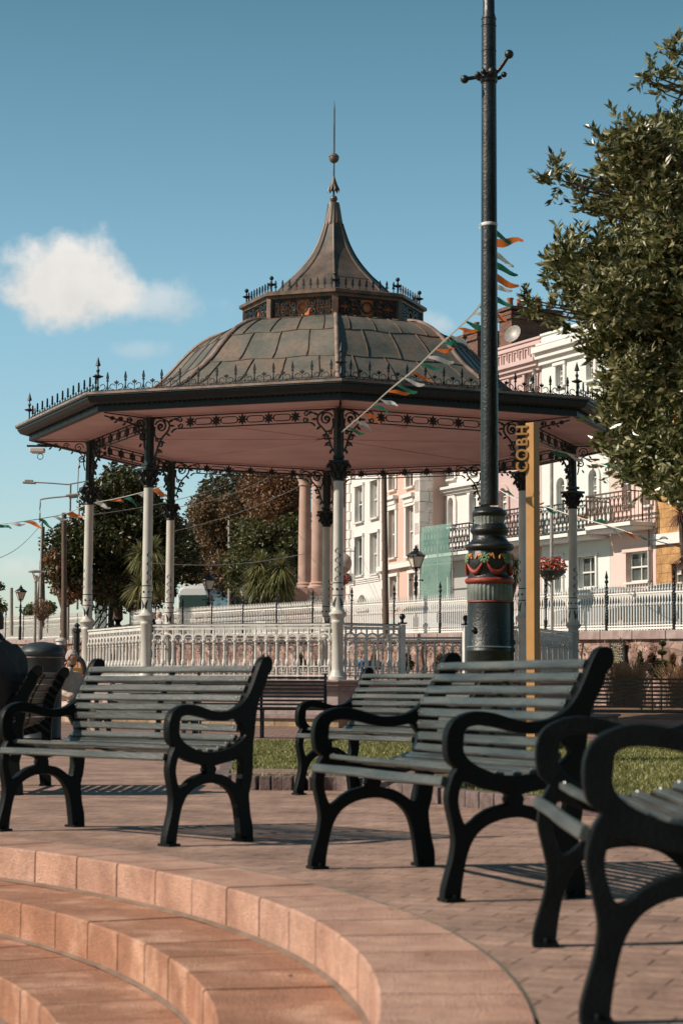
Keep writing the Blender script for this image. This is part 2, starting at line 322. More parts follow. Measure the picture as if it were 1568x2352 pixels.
def cloud(u,v,ru,rv,amt,soft,bright=(5.9,5.7,5.4),edge=1.0):
    global cur
    d=ray(u,v); cx,cz=d.x/d.y,d.z/d.y
    a=mth('DIVIDE',mth('SUBTRACT',ax,cx),ru/F); b=mth('DIVIDE',mth('SUBTRACT',az,cz),rv/F)
    # flatter base than top
    r=mth('SQRT',mth('ADD',mth('MULTIPLY',a,a),mth('MULTIPLY',b,b)))
    nn=mth('ADD',mth('MULTIPLY',mth('SUBTRACT',nz.outputs['Fac'],.5),2.1*edge),mth('MULTIPLY',mth('SUBTRACT',nz2.outputs['Fac'],.5),1.5*edge))
    q=mth('ADD',mth('SUBTRACT',1,r),nn)
    mr=N.new('ShaderNodeMapRange'); mr.interpolation_type='SMOOTHSTEP'; mr.inputs['From Min'].default_value=-.0; mr.inputs['From Max'].default_value=soft; mr.inputs['To Max'].default_value=amt
    L.new(q,mr.inputs['Value'])
    # cloud shade: brighter at the sun side and top
    sh=mth('ADD',mth('MULTIPLY',b,.10),mth('MULTIPLY',nz.outputs['Fac'],.5))
    shc=mth('ADD',mth('SUBTRACT',.68,mth('MULTIPLY',a,.05)),sh)
    cc=N.new('ShaderNodeVectorMath'); cc.operation='SCALE'; cc.inputs[0].default_value=bright; L.new(shc,cc.inputs[3])
    mx=N.new('ShaderNodeMixRGB'); L.new(mr.outputs[0],mx.inputs[0]); L.new(cur,mx.inputs[1]); L.new(cc.outputs[0],mx.inputs[2]); cur=mx.outputs[0]
cloud(330,690,150,60,.5,.9); cloud(320,805,85,30,.22,.9); cloud(1015,745,60,45,.4,.8)
cloud(30,1310,110,38,.35,.9); cloud(200,1240,200,40,.12,1.)
cloud(145,640,205,128,.97,.5,edge=.55)
L.new(cur,bg.inputs['Color'])
sun=bpy.data.lights.new('sun','SUN'); sun.energy=5.0; sun.angle=math.radians(.53); sun.color=(1,.87,.74)
so=bpy.data.objects.new('sun',sun); col.objects.link(so); so.rotation_euler=SUNV.to_track_quat('Z','Y').to_euler()
so.location=(-10,-3,12)
cam=bpy.data.cameras.new('camera'); co=bpy.data.objects.new('camera',cam); col.objects.link(co); sc.camera=co
R3=Matrix((RT,UPV,-FWD)).transposed(); co.matrix_world=Matrix.Translation(EYE)@R3.to_4x4()
cam.sensor_fit='VERTICAL'; cam.sensor_height=36; cam.sensor_width=24; cam.lens=F*36/2352; cam.clip_end=2000; cam.clip_start=.05
cam.dof.use_dof=True; cam.dof.focus_distance=37; cam.dof.aperture_fstop=7.0
sc.view_settings.view_transform='Standard'; sc.view_settings.look='None'; sc.view_settings.exposure=0

# ------------------------------------------------------------------ ground, steps
def structure(o): return tag(o,kind='structure')
CX,CY=-5.757,4.388
def ring_faces(mb,r0,r1,z0,z1,n=180,a0=0,a1=2*PI):
    vs=[];fs=[]
    for i in range(n+1):
        a=a0+(a1-a0)*i/n; c,s=math.cos(a),math.sin(a)
        vs+=[(CX+r0*c,CY+r0*s,z0),(CX+r1*c,CY+r1*s,z1)]
    for i in range(n): fs.append((2*i,2*i+1,2*i+3,2*i+2))
    mb.add(vs,fs)
mb=MB()
radii=[6.176,6.6,8,12,20,40,80,150,300,700]
for a,b in zip(radii,radii[1:]): ring_faces(mb,a,b,0,0)
structure(mb.build('paving',M['pave']))
# coping course and step courses made of single wedge blocks with open joints
def blocks(name,r0,r1,ztop,zbot,blk,m,over=0.0):
    mb=MB(); n=int(2*PI*r0/blk)
    for i in range(n):
        jit=random.uniform(-.0008,.0008); zz=ztop+random.uniform(-.0015,.0015)
        a0=2*PI*(i)/n+random.uniform(.003,.0065)/r1; a1=2*PI*(i+1)/n-random.uniform(.003,.0065)/r1
        k=3; b=.006
        sec=[(r0+jit,zbot),(r0+jit,zz-b),(r0+jit+b,zz),(r1-b,zz),(r1,zz-b),(r1,zbot)]
        vs=[];fs=[]
        for j in range(k+1):
            a=a0+(a1-a0)*j/k
            for r,z in sec: vs.append((CX+r*math.cos(a),CY+r*math.sin(a),z))
        q=len(sec)
        for j in range(k):
            for e in range(q): fs.append((j*q+e,j*q+(e+1)%q,(j+1)*q+(e+1)%q,(j+1)*q+e))
        fs+=[tuple(range(q))[::-1],tuple(k*q+e for e in range(q))]
        mb.add(vs,fs)
    o=mb.build(name,m); return structure(o)
blocks('step_coping',5.844,6.172,0.0,-.16,.335,M['steptop'])
blocks('step_riser_upper',5.475,5.838,-.14,-.30,.32,M['step'])
blocks('step_riser_middle',5.107,5.47,-.28,-.44,.32,M['step'])
blocks('step_riser_lower',4.74,5.1,-.42,-.58,.32,M['step'])
mb=MB()
for r0,r1,z in ((5.6,6.3,-.1655),(5.3,5.9,-.3055),(4.9,5.5,-.4455),(.01,5.2,-.59)): ring_faces(mb,r0,r1,z,z)
structure(mb.build('step_bedding',M['stepfloor']))
mb=MB()   # pale mortar fillets at the foot of the risers
for r0,z in ((5.835,-.139),(5.468,-.279),(5.10,-.419)):
    vs=[];fs=[];n=720
    for i in range(n+1):
        a=2*PI*i/n; wd=.001+.007*abs(math.sin(i*.31)*math.sin(i*.083+1))+random.uniform(0,.003)
        vs+=[(CX+(r0+.008)*math.cos(a),CY+(r0+.008)*math.sin(a),z+.012),(CX+(r0-wd)*math.cos(a),CY+(r0-wd)*math.sin(a),z+.0005)]
    for i in range(n): fs.append((2*i,2*i+1,2*i+3,2*i+2))
    mb.add(vs,fs)
structure(mb.build('step_mortar',M['stepfloor']))
# lawn with kerb
edge=[(-1.25,21.9),(-.95,17.6),(-.80,14.6),(-.72,13.35),(-.3,13.15),(.1,13.1),(.55,12.0),(.95,11.1),(1.45,10.6),(2.6,10.2),(5,10.0),(14,10)]
e2=cat(edge,6)
mb=MB(); vs=[(x,y,.085) for x,y in e2]+[(14,23.4,.085),(-1.2,22.6,.085)]
mb.add(vs,[tuple(range(len(vs)))]); lawn=structure(mb.build('lawn',M['grass']))
mb=MB()
ke=[p for p in e2]
for i in range(0,len(ke)-1):
    a=Vector((*ke[i],0));b=Vector((*ke[i+1],0)); L_=(b-a).length
    n=max(1,round(L_/.9))
    for j in range(n):
        p=a.lerp(b,j/n);q=a.lerp(b,(j+1)/n); d=(q-p).normalized(); p+=d*.0015;q-=d*.0015
        nrm=Vector((d.y,-d.x,0))
        mb.bar(p+nrm*.05+Vector((0,0,.045)),q+nrm*.05+Vector((0,0,.045)),.1,.10)
structure(mb.build('kerb',M['kerb'],bevel=.008))
mb=MB(); mb.box((.3,13.9,.088),(2.1,.9,.006),Matrix.Rotation(-.0,4,'Z')); structure(mb.build('bench_pad',M['pavefar']))
# path paving behind the lawn
mb=MB(); mb.add([(-30,23.4,.004),(-1.4,22.6,.004),(14,23.6,.004),(60,24,.004),(60,47,.004),(-40,60,.004)],[(0,1,2,3,4,5)]); structure(mb.build('path',M['pavefar']))
# grass blades, uncountable
def inside(x,y):
    c=False;P=vs2
    for i in range(len(P)):
        (x1,y1),(x2,y2)=P[i],P[i-1]
        if (y1>y)!=(y2>y) and x<(x2-x1)*(y-y1)/(y2-y1)+x1: c=not c
    return c
vs2=[(v[0],v[1]) for v in vs] if False else [(x,y) for x,y in e2]+[(14,23.4),(-1.2,22.6)]
mb=MB(); cnt=0
while cnt<58000:
    y=10.2+ (23-10.2)*random.random()**.9; x=random.uniform(-1.3,.19*y+1.4)
    if not inside(x,y): continue
    if -.75<x<1.35 and 13.4<y<14.4: continue
    cnt+=1
    a=random.random()*2*PI; h=random.uniform(.012,.034); wd=random.uniform(.004,.009); lx,ly=random.gauss(0,.014),random.gauss(0,.014)
    c,s=math.cos(a)*wd,math.sin(a)*wd
    mb.add([(x-c,y-s,.084),(x+c,y+s,.084),(x+lx,y+ly,.084+h)],[(0,1,2)])
tag(mb.build('grass',M['blade']),'short sunlit lawn grass behind the benches','grass',kind='stuff')
# fallen leaves and grit: small countable leaves on paving
def small_leaf(x,y,z,s,m,label):
    mb=MB(); a=random.random()*6
    pts=[(-1,0,0),(-.3,.5,.12),(.5,.42,.05),(1,0,.2),(.4,-.45,.1),(-.4,-.4,.02)]
    mb.add([(s*(p[0]*math.cos(a)-p[1]*math.sin(a)),s*(p[0]*math.sin(a)+p[1]*math.cos(a)),s*p[2]+.003) for p in pts],[(0,1,2,3),(0,3,4,5)])
    o=mb.build('fallen_leaf',m,loc=(x,y,z)); tag(o,label,'leaf','dry leaves lying on the brick paving and steps')
LF=[(2090,3365),(2065,3660),(2030,3670),(2180,3990),(1380,3480),(1995,3540),(700,3445),(1115,3858),(1160,3908),(1480,3240),(1660,3380),(1750,3300)]
def gpt(u,v,z=0):
    d=ray(u/1.7417,v/1.7417); k=(z-EYE.z)/d.z; return EYE+d*k
LF+=[(300,3420),(560,3560),(880,3520),(1240,3700),(1560,3640),(1900,3950),(1300,3290),(860,3260),(150,3380),(2500,3900),(1700,3820),(1420,3960),(420,3690),(1530,3200),(2320,3560)]
for (u,v) in LF:
    z=-.14 if (u,v) in((1115,3858),(1160,3908)) else 0
    g=gpt(u,v,z); small_leaf(g.x,g.y,z+.001,random.uniform(.008,.014),M['leafRust'] if random.random()<.6 else M['straw'],'small curled dry leaf lying flat on the ground')

# ------------------------------------------------------------------ park bench with scrolled iron ends
OUT=[(-0.0301,0.0),(-0.0291,0.0355),(-0.0149,0.0867),(-0.0013,0.1334),(0.0072,0.1852),(0.004,0.2233),(-0.007,0.2711),(-0.0166,0.3189),(-0.0124,0.3616),(0.0008,0.3994),(0.0144,0.4206),(0.006,0.4317),(-0.0127,0.4472),(-0.0209,0.4855),(-0.0192,0.5283),(-0.0059,0.5617),(0.0179,0.5817),(0.054,0.596),(0.0956,0.6012),(0.1475,0.5948),(0.1999,0.5801),(0.2462,0.5692),(0.2859,0.5675),(0.3326,0.5723),(0.3728,0.5844),(0.4164,0.613),(0.4499,0.6538),(0.4767,0.7038),(0.5014,0.759),(0.5217,0.7968),(0.5395,0.8122),(0.5618,0.815),(0.5801,0.8042),(0.5833,0.775),(0.5731,0.7507),(0.5593,0.7395),(0.5458,0.7042),(0.5255,0.664),(0.5032,0.624),(0.4887,0.5741),(0.4812,0.5194),(0.475,0.4698),(0.4687,0.4302),(0.4673,0.3806),(0.4668,0.3163),(0.4588,0.2572),(0.4458,0.2083),(0.4499,0.1589),(0.4574,0.1094),(0.4703,0.0596),(0.4725,0.0),(0.4048,0.0),(0.4044,0.0235),(0.3983,0.0727),(0.3895,0.1269),(0.3774,0.1715),(0.3567,0.2113),(0.3174,0.2453),(0.2707,0.2619),(0.2246,0.2666),(0.1725,0.261),(0.121,0.2433),(0.0829,0.2159),(0.058,0.1786),(0.0429,0.1363),(0.0329,0.0893),(0.0256,0.0422),(0.0221,0.0)]
H1=[(0.0331,0.5136),(0.0358,0.5375),(0.0483,0.5542),(0.077,0.5622),(0.1156,0.5611),(0.1677,0.5535),(0.2202,0.5411),(0.2732,0.5348),(0.3197,0.5379),(0.3599,0.545),(0.3835,0.5424),(0.3973,0.525),(0.4146,0.5002),(0.4285,0.4753),(0.4253,0.4605),(0.4019,0.4386),(0.3617,0.4171),(0.3151,0.4032),(0.2621,0.3944),(0.2095,0.393),(0.1572,0.3988),(0.1052,0.4166),(0.0663,0.4365),(0.0404,0.4608),(0.0317,0.4848)]
H2=[(0.0322,0.3821),(0.061,0.3767),(0.0932,0.364),(0.1385,0.3534),(0.1841,0.3451),(0.1974,0.3327),(0.1924,0.3183),(0.1991,0.3061),(0.1783,0.3003),(0.1331,0.2886),(0.0948,0.2681),(0.0696,0.2474),(0.0475,0.2371),(0.0346,0.2461),(0.0213,0.2798),(0.0143,0.3181),(0.02,0.3561)]
H3=[(0.2563,0.3434),(0.3025,0.3521),(0.3625,0.3631),(0.3994,0.3746),(0.4085,0.3522),(0.4105,0.3079),(0.4044,0.2638),(0.3979,0.2443),(0.381,0.2448),(0.3438,0.268),(0.3035,0.2887),(0.257,0.2982),(0.2424,0.3049),(0.2487,0.3218),(0.2399,0.339)]
SL=[(0.4985,0.7615),(0.4745,0.7172),(0.4490,0.6727),(0.4264,0.6299),(0.4124,0.5868),(0.4076,0.5423),(0.4062,0.4972),(0.3902,0.4540),(0.3516,0.4239),(0.3034,0.4058),(0.2423,0.3974),(0.1782,0.3982),(0.1153,0.4078),(0.0510,0.4189),(-0.0202,0.3790)]
def end_frame_mesh():
    cu=bpy.data.curves.new('end_frame','CURVE'); cu.dimensions='2D'; cu.fill_mode='BOTH'; cu.extrude=.017; cu.bevel_depth=.004; cu.bevel_resolution=1
    for lp,nn in ((OUT,2),(H1,3),(H2,3),(H3,3)):
        pts=cat(lp,nn,True) if lp is not OUT else None
        if lp is OUT:
            # keep the feet crisp
            body=cat(lp[0:51],2); arch=cat(lp[51:],2); pts=body+arch
        s=cu.splines.new('POLY'); s.points.add(len(pts)-1); s.use_cyclic_u=True
        for i,p in enumerate(pts): s.points[i].co=(p[0],p[1],0,1)
    o=bpy.data.objects.new('tmp',cu); sc.collection.objects.link(o)
    dg=bpy.context.evaluated_depsgraph_get(); me=bpy.data.meshes.new_from_object(o.evaluated_get(dg))
    bpy.data.objects.remove(o)
    # to local: x=0 plane normal along bench length; depth -> y, height -> z
    me.transform(Matrix(((0,0,1,0),(1,0,0,0),(0,1,0,0),(0,0,0,1))))
    me.materials.clear(); me.materials.append(M['iron'])
    me.polygons.foreach_set('use_smooth',[True]*len(me.polygons)); me.set_sharp_from_angle(angle=math.radians(35))
    me.name='end_frame'; return me
EFM=end_frame_mesh()
BL=1.1957
def make_bench(slatm,name,label):
    root=thing(name,label,'bench')
    for s in (0,1):
        o=bpy.data.objects.new('end_frame',EFM); link(o,root); o.location=(s*BL,0,0)
        for d in (0,.43):
            mb=MB(); mb.box((.0,d,.006),(.075,.065,.012)); mb.lathe([(.008,.01),(.008,.02),(.004,.024)],6,c=(.026,d)); mb.lathe([(.008,.01),(.008,.02),(.004,.024)],6,c=(-.026,d))
            mb.build('foot_plate',M['iron'],o)
    n=len(SL)
    for i,(y,z) in enumerate(SL):
        if i==0: t=(SL[1][0]-y,SL[1][1]-z)
        elif i==n-1: t=(.25,1)
        else: t=(SL[i+1][0]-SL[i-1][0],SL[i+1][1]-SL[i-1][1])
        if i==n-2: t=(1,-.12)
        L_=math.hypot(*t); t=(t[0]/L_,t[1]/L_); nn=(-t[1],t[0])
        w_,h_=.016,.0095; bv=.004
        sec=[(-w_+bv,-h_),(w_-bv,-h_),(w_,-h_+bv),(w_,h_-bv),(w_-bv,h_),(-w_+bv,h_),(-w_,h_-bv),(-w_,-h_+bv)]
        vs=[]; K=8
        for k in range(K+1):
            x=.012+(BL-.024)*k/K; wob=math.sin(k*1.3+i*2.1)*.0008
            for a,b in sec: vs.append((x,y+t[0]*a+nn[0]*b+wob,z+t[1]*a+nn[1]*b+wob))
        fs=[(k*8+q,k*8+(q+1)%8,(k+1)*8+(q+1)%8,(k+1)*8+q) for k in range(K) for q in range(8)]+[tuple(range(8))[::-1],tuple(K*8+q for q in range(8))]
        mb=MB(); mb.add(vs,fs); mb.cur=1
        if i<n-1:
            for x in (.03,BL-.03):
                if i<7: mb.sphere((x,y-.010,z+.004),.0055,6,4)
                else: mb.sphere((x,y,z+.0095),.0055,6,4)
        sl=mb.build('slat',[slatm,M['steel']],root)
    # centre strap following the slats underneath and bolt heads
    mb=MB(); off=[]
    for i,(y,z) in enumerate(SL[:-1]):
        a=SL[max(i-1,0)];b=SL[min(i+1,n-2)]; t=(b[0]-a[0],b[1]-a[1]);L_=math.hypot(*t);nn=(-t[1]/L_,t[0]/L_)
        off.append((y-nn[0]*.016 if False else y+(.016 if i<8 else .004),z-(.0 if i<7 else .016)))
    path=[(BL*.52,a,b) for a,b in cat(off,3)]
    mb.sweep(path,[(-.017,-.003),(.017,-.003),(.017,.003),(-.017,.003)],up=Vector((0,1,.3)))
    mb.build('strap',M['iron'],root)
    return root
def place(o,x,y,t,label=None,group=None,sc_=None):
    o.location=(x,y,0); o.rotation_euler=(0,0,t)
    if label: o['label']=label
    if group: o['group']=group
G1='dark green park benches ringed round the steps'
b0=make_bench(M['slat'],'park_bench','dark iron and slat bench on the left behind the curved steps, sunlit grey slats')
place(b0,-1.5876,9.23,-.7702,None,G1)
for a in [(-.0827,7.3846,-1.1951,'dark park bench at centre right in front of the painted lamppost base'),
          (.5436,5.1997,-1.59,'nearest dark park bench cut off by the right edge of the picture'),
          (-.262,12.55,-.93,'small dark park bench standing at the lawn kerb behind the centre right bench')]:
    place(copy_tree(b0),*a,G1)
c5=copy_tree(b0); place(c5,-3.15,25.2,-.28,'distant dark park bench against the bandstand plinth, seen through the left bench slats',G1)
bL=make_bench(M['slatbrown'],'park_bench','brown slatted bench at far left seen from behind with a man leaning on it'); place(bL,-2.47,13.52,-PI/2,None,G1)
# ------------------------------------------------------------------ bandstand
BS=Vector((-.2014,40.3109,0)); PHI=.0286; RC=5.0415
bs=thing('bandstand','ornate octagonal cast iron bandstand with domed copper roof and tall spire','bandstand',BS,PHI)
def V8(k,R): a=k*PI/4; return Vector((R*math.sin(a),-R*math.cos(a),0))
def zat(u,v,Y): return at(u,v,Y).z
ZF=.856; ZT=4.497; ZG=5.80
def bayM(k,R=RC):
    """frame of the bay from vertex k to k+1: x runs along the bay, y outward, z up"""
    a=V8(k,R); b=V8(k+1,R); d=(b-a).normalized(); out=Vector((d.y,-d.x,0))
    m=Matrix((( d.x,out.x,0,a.x),(d.y,out.y,0,a.y),(0,0,1,0),(0,0,0,1))); return m,(b-a).length
# plinth
mb=MB()
for R,z0,z1 in ((5.62,.74,.80),(5.55,.66,.74),(5.50,.62,.66)):
    mb.lathe([(R,z0),(R,z1)],8,rot=-PI/2)
mb.lathe([(5.66,.80),(5.68,.825),(5.66,.852),(5.60,.856),(.01,.856)],8,rot=-PI/2)
mb.build('plinth_cap',M['plinthdark'],bs,bevel=.008)
mb=MB(); mb.lathe([(5.46,.22),(5.46,.62)],8,rot=-PI/2); mb.build('plinth_wall',M['plinth'],bs)
mb=MB(); mb.lathe([(6.02,.16),(6.02,.215)],8,rot=-PI/2); mb.build('plinth_ledge',M['plinthdark'],bs,bevel=.006)
for k in range(8):
    m,L_=bayM(k,5.97); mb=MB(); mb.box((L_/2,-.05,.08),(L_-.002,.1,.16)); o=mb.build('brick_base',M['sand'],bs); 
    o.matrix_local=m
# columns
shaft_prof=[(.155,ZF),(.155,ZF+.05),(.135,ZF+.07),(.13,ZF+.12),(.115,ZF+.15),(.105,ZF+.19),(.102,ZF+1.0),(.118,ZF+1.02),(.118,ZF+1.06),(.104,ZF+1.08),(.112,ZF+1.12),(.15,ZF+1.16),(.165,ZF+1.19),(.15,ZF+1.215),(.125,ZF+1.24),(.105,ZF+1.28),(.098,ZF+1.36),(.088,ZT)]
mb=MB(); mb.lathe(shaft_prof,20); mb.cur=1
for z in (2.385,2.61): mb.lathe([(.09,z-.014),(.098,z-.008),(.098,z+.008),(.09,z+.014)],20)
for i in range(6):
    a=i*PI/3+.3; mb.sphere((.093*math.cos(a),.093*math.sin(a),2.497),.022,8,5)
def wrap_leaf(mb,a0,z,l,wd,tilt,r):
    n=7;vs=[]
    for i in range(n):
        t=i/(n-1); ww=wd*math.sin(PI*min(1,t*.9+.06))**.8; cz=z+l*t; ca=a0+tilt*math.sin(t*PI*1.2)
        for s in (-1,0,1):
            a=ca+s*ww/r; rr=r+.006*(1 if s==0 else .3); vs.append((rr*math.cos(a),rr*math.sin(a),cz))
    fs=[(i*3+j,i*3+j+1,i*3+j+4,i*3+j+3) for i in range(n-1) for j in (0,1)]
    mb.add(vs,fs)
for i in range(6): wrap_leaf(mb,i*PI/3,2.13,.22,.024,(.25 if i%2 else -.25),.098)
for j in range(2):
    for i in range(0,7):
        wrap_leaf(mb,-PI/2-.1+j*PI+(.16 if i%2 else -.16)*(1),2.64+i*.085,.10,.013,.35 if i%2 else -.35,.094)
shaft=mb.build('column',[M['cream'],M['green']],bs,smooth=40)
mb=MB()
mb.lathe([(.092,ZT-.02),(.11,ZT),(.095,ZT+.03),(.10,ZT+.12),(.13,ZT+.22),(.17,ZT+.27),(.165,ZT+.30),(.10,ZT+.305)],16)
mb.box((0,0,ZT+.325),(.36,.36,.045))
for i in range(8):
    a=i*PI/4
    mb.tube([(r*math.cos(a),r*math.sin(a),z) for r,z in ((.10,ZT+.04),(.14,ZT+.12),(.18,ZT+.16),(.20,ZT+.12),(.185,ZT+.10))],.024,6,scl=[1,1.1,1,.8,.6])
    mb.tube([(r*math.cos(a+.39),r*math.sin(a+.39),z) for r,z in ((.11,ZT+.16),(.16,ZT+.24),(.215,ZT+.285),(.235,ZT+.25),(.21,ZT+.23))],.026,6,scl=[1,1.1,1,.8,.6])
mb.build('capital',M['green'],shaft,smooth=50)
mb=MB(); mb.lathe([(.12,ZT+.34),(.10,ZT+.38),(.092,ZT+.45),(.085,5.72),(.13,5.80)],8,rot=PI/8); mb.box((0,0,ZT+.42),(.2,.2,.05))
mb.build('upper_shaft',M['green'],shaft,smooth=30)
def copy_into(o,parent):
    c=o.copy(); link(c); c.parent=parent
    for k in kids(o): copy_into(k,c)
    return c
cols=[shaft]
for k in range(1,8): cols.append(copy_into(shaft,bs))
for k,c in enumerate(cols):
    c.location=V8(k,RC); c.rotation_euler=(0,0,k*PI/4+(k*1.1 if k else 0))
# friezes with flower rosettes and scroll brackets
FT,FB=5.83,5.585
def spiral(cx,cz,r0,r1,a0,turns,n=22,squash=1):
    return [(cx+(r0+(r1-r0)*i/n)*math.cos(a0+turns*2*PI*i/n),cz+(r0+(r1-r0)*i/n)*math.sin(a0+turns*2*PI*i/n)*squash) for i in range(n+1)]
def frieze_mesh(L_):
    mb=MB(); I=ID; D=.03
    mb.strip([(.1,FT-.012),(L_-.1,FT-.012)],.022,.04,I); 
    mb.strip([(.58,FB),(L_-.58,FB)],.020,.04,I)
    n=5; x0=.86; sp=(L_-2*x0)/(n-1)
    cz=(FT+FB)/2-.005
    for i in range(n):
        x=x0+sp*i
        for q in range(8):
            a=q*PI/4; mb.strip([(x+.018*math.cos(a),cz+.018*math.sin(a)),(x+.055*math.cos(a),cz+.055*math.sin(a)),(x+.098*math.cos(a),cz+.098*math.sin(a))],[.014,.04,.012],D,I)
        mb.strip([(x+.02*math.cos(q*PI/4),cz+.02*math.sin(q*PI/4)) for q in range(8)],.025,.04,I,closed=True)
    for i in range(n-1):
        x=x0+sp*(i+.5); hw=sp/2-.095; hh=.062
        pts=[]
        for a in range(12):
            t=a*2*PI/12; ex=abs(math.cos(t))**.5*(1 if math.cos(t)>0 else -1); ez=abs(math.sin(t))**.5*(1 if math.sin(t)>0 else -1)
            pts.append((x+hw*ex,cz+hh*ez))
        mb.strip(pts,.016,D,I,closed=True)
    for s in (0,1):
        X=(lambda x:x) if s==0 else (lambda x:L_-x)
        def S(pts,w_,closed=False): mb.strip([(X(a),b) for a,b in pts],w_,D,I,closed=closed)
        # small double scrolls between bracket and frieze
        S(spiral(.64,cz+.045,.06,.015,PI*1.1,-1.2),.017); S(spiral(.66,cz-.06,.055,.015,PI*.9,1.2),.017)
        S([(.56,FB),(.50,FB-.03),(.47,FB-.07)],.03)
    return mb
def bracket_mesh(L_=0,flip=False,outw=False):
    mb=MB(); I=ID; D=.034
    X=(lambda x:L_-x) if flip else (lambda x:x)
    def S(pts,w_,closed=False): mb.strip([(X(a),b) for a,b in pts],w_,D,I,closed=closed)
    T=FT-.02
    S(cat([(.09,T),(.20,T-.01),(.34,T-.05),(.42,T-.13),(.40,T-.25),(.28,T-.38),(.20,T-.52),(.15,T-.68),(.10,T-.78)],5),.026)
    S(spiral(.245,T-.17,.125,.02,PI*.9,-1.6,34),.024)
    S(spiral(.225,T-.185,.05,.01,0,1),.03)
    S(cat([(.12,T-.17),(.11,T-.30),(.16,T-.40),(.25,T-.40)],5),.024)
    S(spiral(.235,T-.52,.058,.012,PI*.75,-1.2),.022)
    S(spiral(.17,T-.43,.045,.01,PI*.1,1.1),.02)
    S(spiral(.19,T-.645,.038,.01,PI*.6,-1.1),.02)
    # acanthus leaves
    for (x,z,a,l) in ((.42,T-.16,-.1,.12),(.40,T-.10,.5,.13),(.36,T-.30,-.7,.10),(.25,T-.45,-.5,.09),(.21,T-.60,-.9,.10),(.14,T-.74,-1.2,.09),(.50,T-.05,.2,.10),(.30,T-.04,-1.2,.10)):
        S([(x,z),(x+l*.5*math.cos(a),z+l*.5*math.sin(a)),(x+l*math.cos(a),z+l*math.sin(a))],[.014,.045,.006])
    S([(.085,T),(.085,T-.8)],.02)
    return mb
_,LB=bayM(0)
fr=frieze_mesh(LB).build('frieze',M['green'],bs)
brs=[bracket_mesh(LB,f).build('bracket',M['green'],bs) for f in (False,True)]
for k in range(8):
    m,_=bayM(k)
    for o in [fr]+brs:
        c=o if k==0 else copy_into(o,bs); c.matrix_local=m
# outward brackets under the eaves
mb=MB(); D=.034
def S(pts,w_): mb.strip(pts,w_,D,ID)
T=FT-.03
S([(.09,T),(1.1,T)],.02); S(cat([(.1,T-.42),(.2,T-.25),(.45,T-.14),(.8,T-.1),(1.1,T-.06)],5),.022)
for i,(x,r) in enumerate(((.24,.10),(.5,.065),(.72,.05),(.92,.04))): S(spiral(x,T-.09 if i else T-.13,r,.01,PI,-1.5,26),.018)
S(spiral(.17,T-.38,.07,.012,PI*.5,-1.2),.022); S(cat([(.1,T-.2),(.13,T-.45),(.1,T-.6)],4),.022)
for (x,z,a) in ((.35,T-.2,-.9),(.6,T-.14,-.8),(.8,T-.12,-.7),(.2,T-.5,-1)): S([(x,z),(x+.04*math.cos(a),z+.04*math.sin(a)),(x+.08*math.cos(a),z+.08*math.sin(a))],[.012,.035,.006])
ob=mb.build('eave_bracket',M['green'],bs)
for k in range(8):
    c=ob if k==0 else copy_into(ob,bs); c.location=V8(k,RC); c.rotation_euler=(0,0,k*PI/4-PI/2)
# soffit, fascia, gutter
mb=MB()
for k in range(8):
    a=V8(k,6.27);b=V8(k+1,6.27)
    mb.add([(a.x,a.y,5.835),(b.x,b.y,5.835),(0,0,5.90)],[(0,1,2)])
mb.build('soffit',M['soffit'],bs)
mb=MB()
for k in range(8):
    v=V8(k,6.2); mb.bar((v.x,v.y,5.832),(0,0,5.892),.05,.016)
for R in (5.0,):
    for k in range(8):
        a=V8(k,R);b=V8(k+1,R); mb.bar((a.x,a.y,5.835),(b.x,b.y,5.835),.2,.02)
mb.build('ceiling_ribs',M['soffit'],bs)
mb=MB(); mb.lathe([(.30,5.875),(.34,5.86),(.34,5.85),(.25,5.845)],24); mb.sphere((1.3,-2.2,5.86),.13,12,6,.35); mb.build('ceiling_rose',M['soffit'],bs,smooth=50)
def ringprism(mb,prof,n=8):
    # closed profile swept round the octagon
    vs=[];m=len(prof)
    for k in range(n):
        for r,z in prof: p=V8(k,r); vs.append((p.x,p.y,z))
    fs=[(k*m+i,((k+1)%n)*m+i,((k+1)%n)*m+(i+1)%m,k*m+(i+1)%m) for k in range(n) for i in range(m)]
    mb.add(vs,fs)
mb=MB(); ringprism(mb,[(6.22,5.80),(6.30,5.80),(6.32,5.82),(6.31,5.95),(6.36,5.955),(6.36,5.93),(6.40,5.92),(6.50,5.95),(6.56,6.02),(6.56,6.05),(6.60,6.06),(6.60,6.085),(6.22,6.085)])
for k in range(8):
    m,L_=bayM(k,6.345)
    n=46
    for i in range(n):
        x=.08+(L_-.16)*(i+.5)/n; mb.box((x,-.006,5.922),(.045,.03,.034),m)
    for i in range(11):
        x=.2+(L_-.4)*i/10; p=m@Vector((x,-.03,5.87)); mb.sphere(tuple(p),.016,6,4)
mb.build('fascia',M['green'],bs)
mb=MB(); ringprism(mb,[(6.45,6.086),(6.612,6.086),(6.612,6.128),(6.45,6.15)]); mb.build('gutter_edge',M['rust'],bs)
mb=MB()
for k in range(8):
    m,L_=bayM(k,6.42); n=60
    for i in range(n): mb.box((.06+(L_-.12)*(i+.5)/n,0,6.142),(L_/n*.55,.012,.022),m)
    a=V8(k,6.42);b=V8(k+1,6.42); mb.bar((a.x,a.y,6.162),(b.x,b.y,6.162),.03,.02)
mb.build('gutter_strip',M['black'],bs)
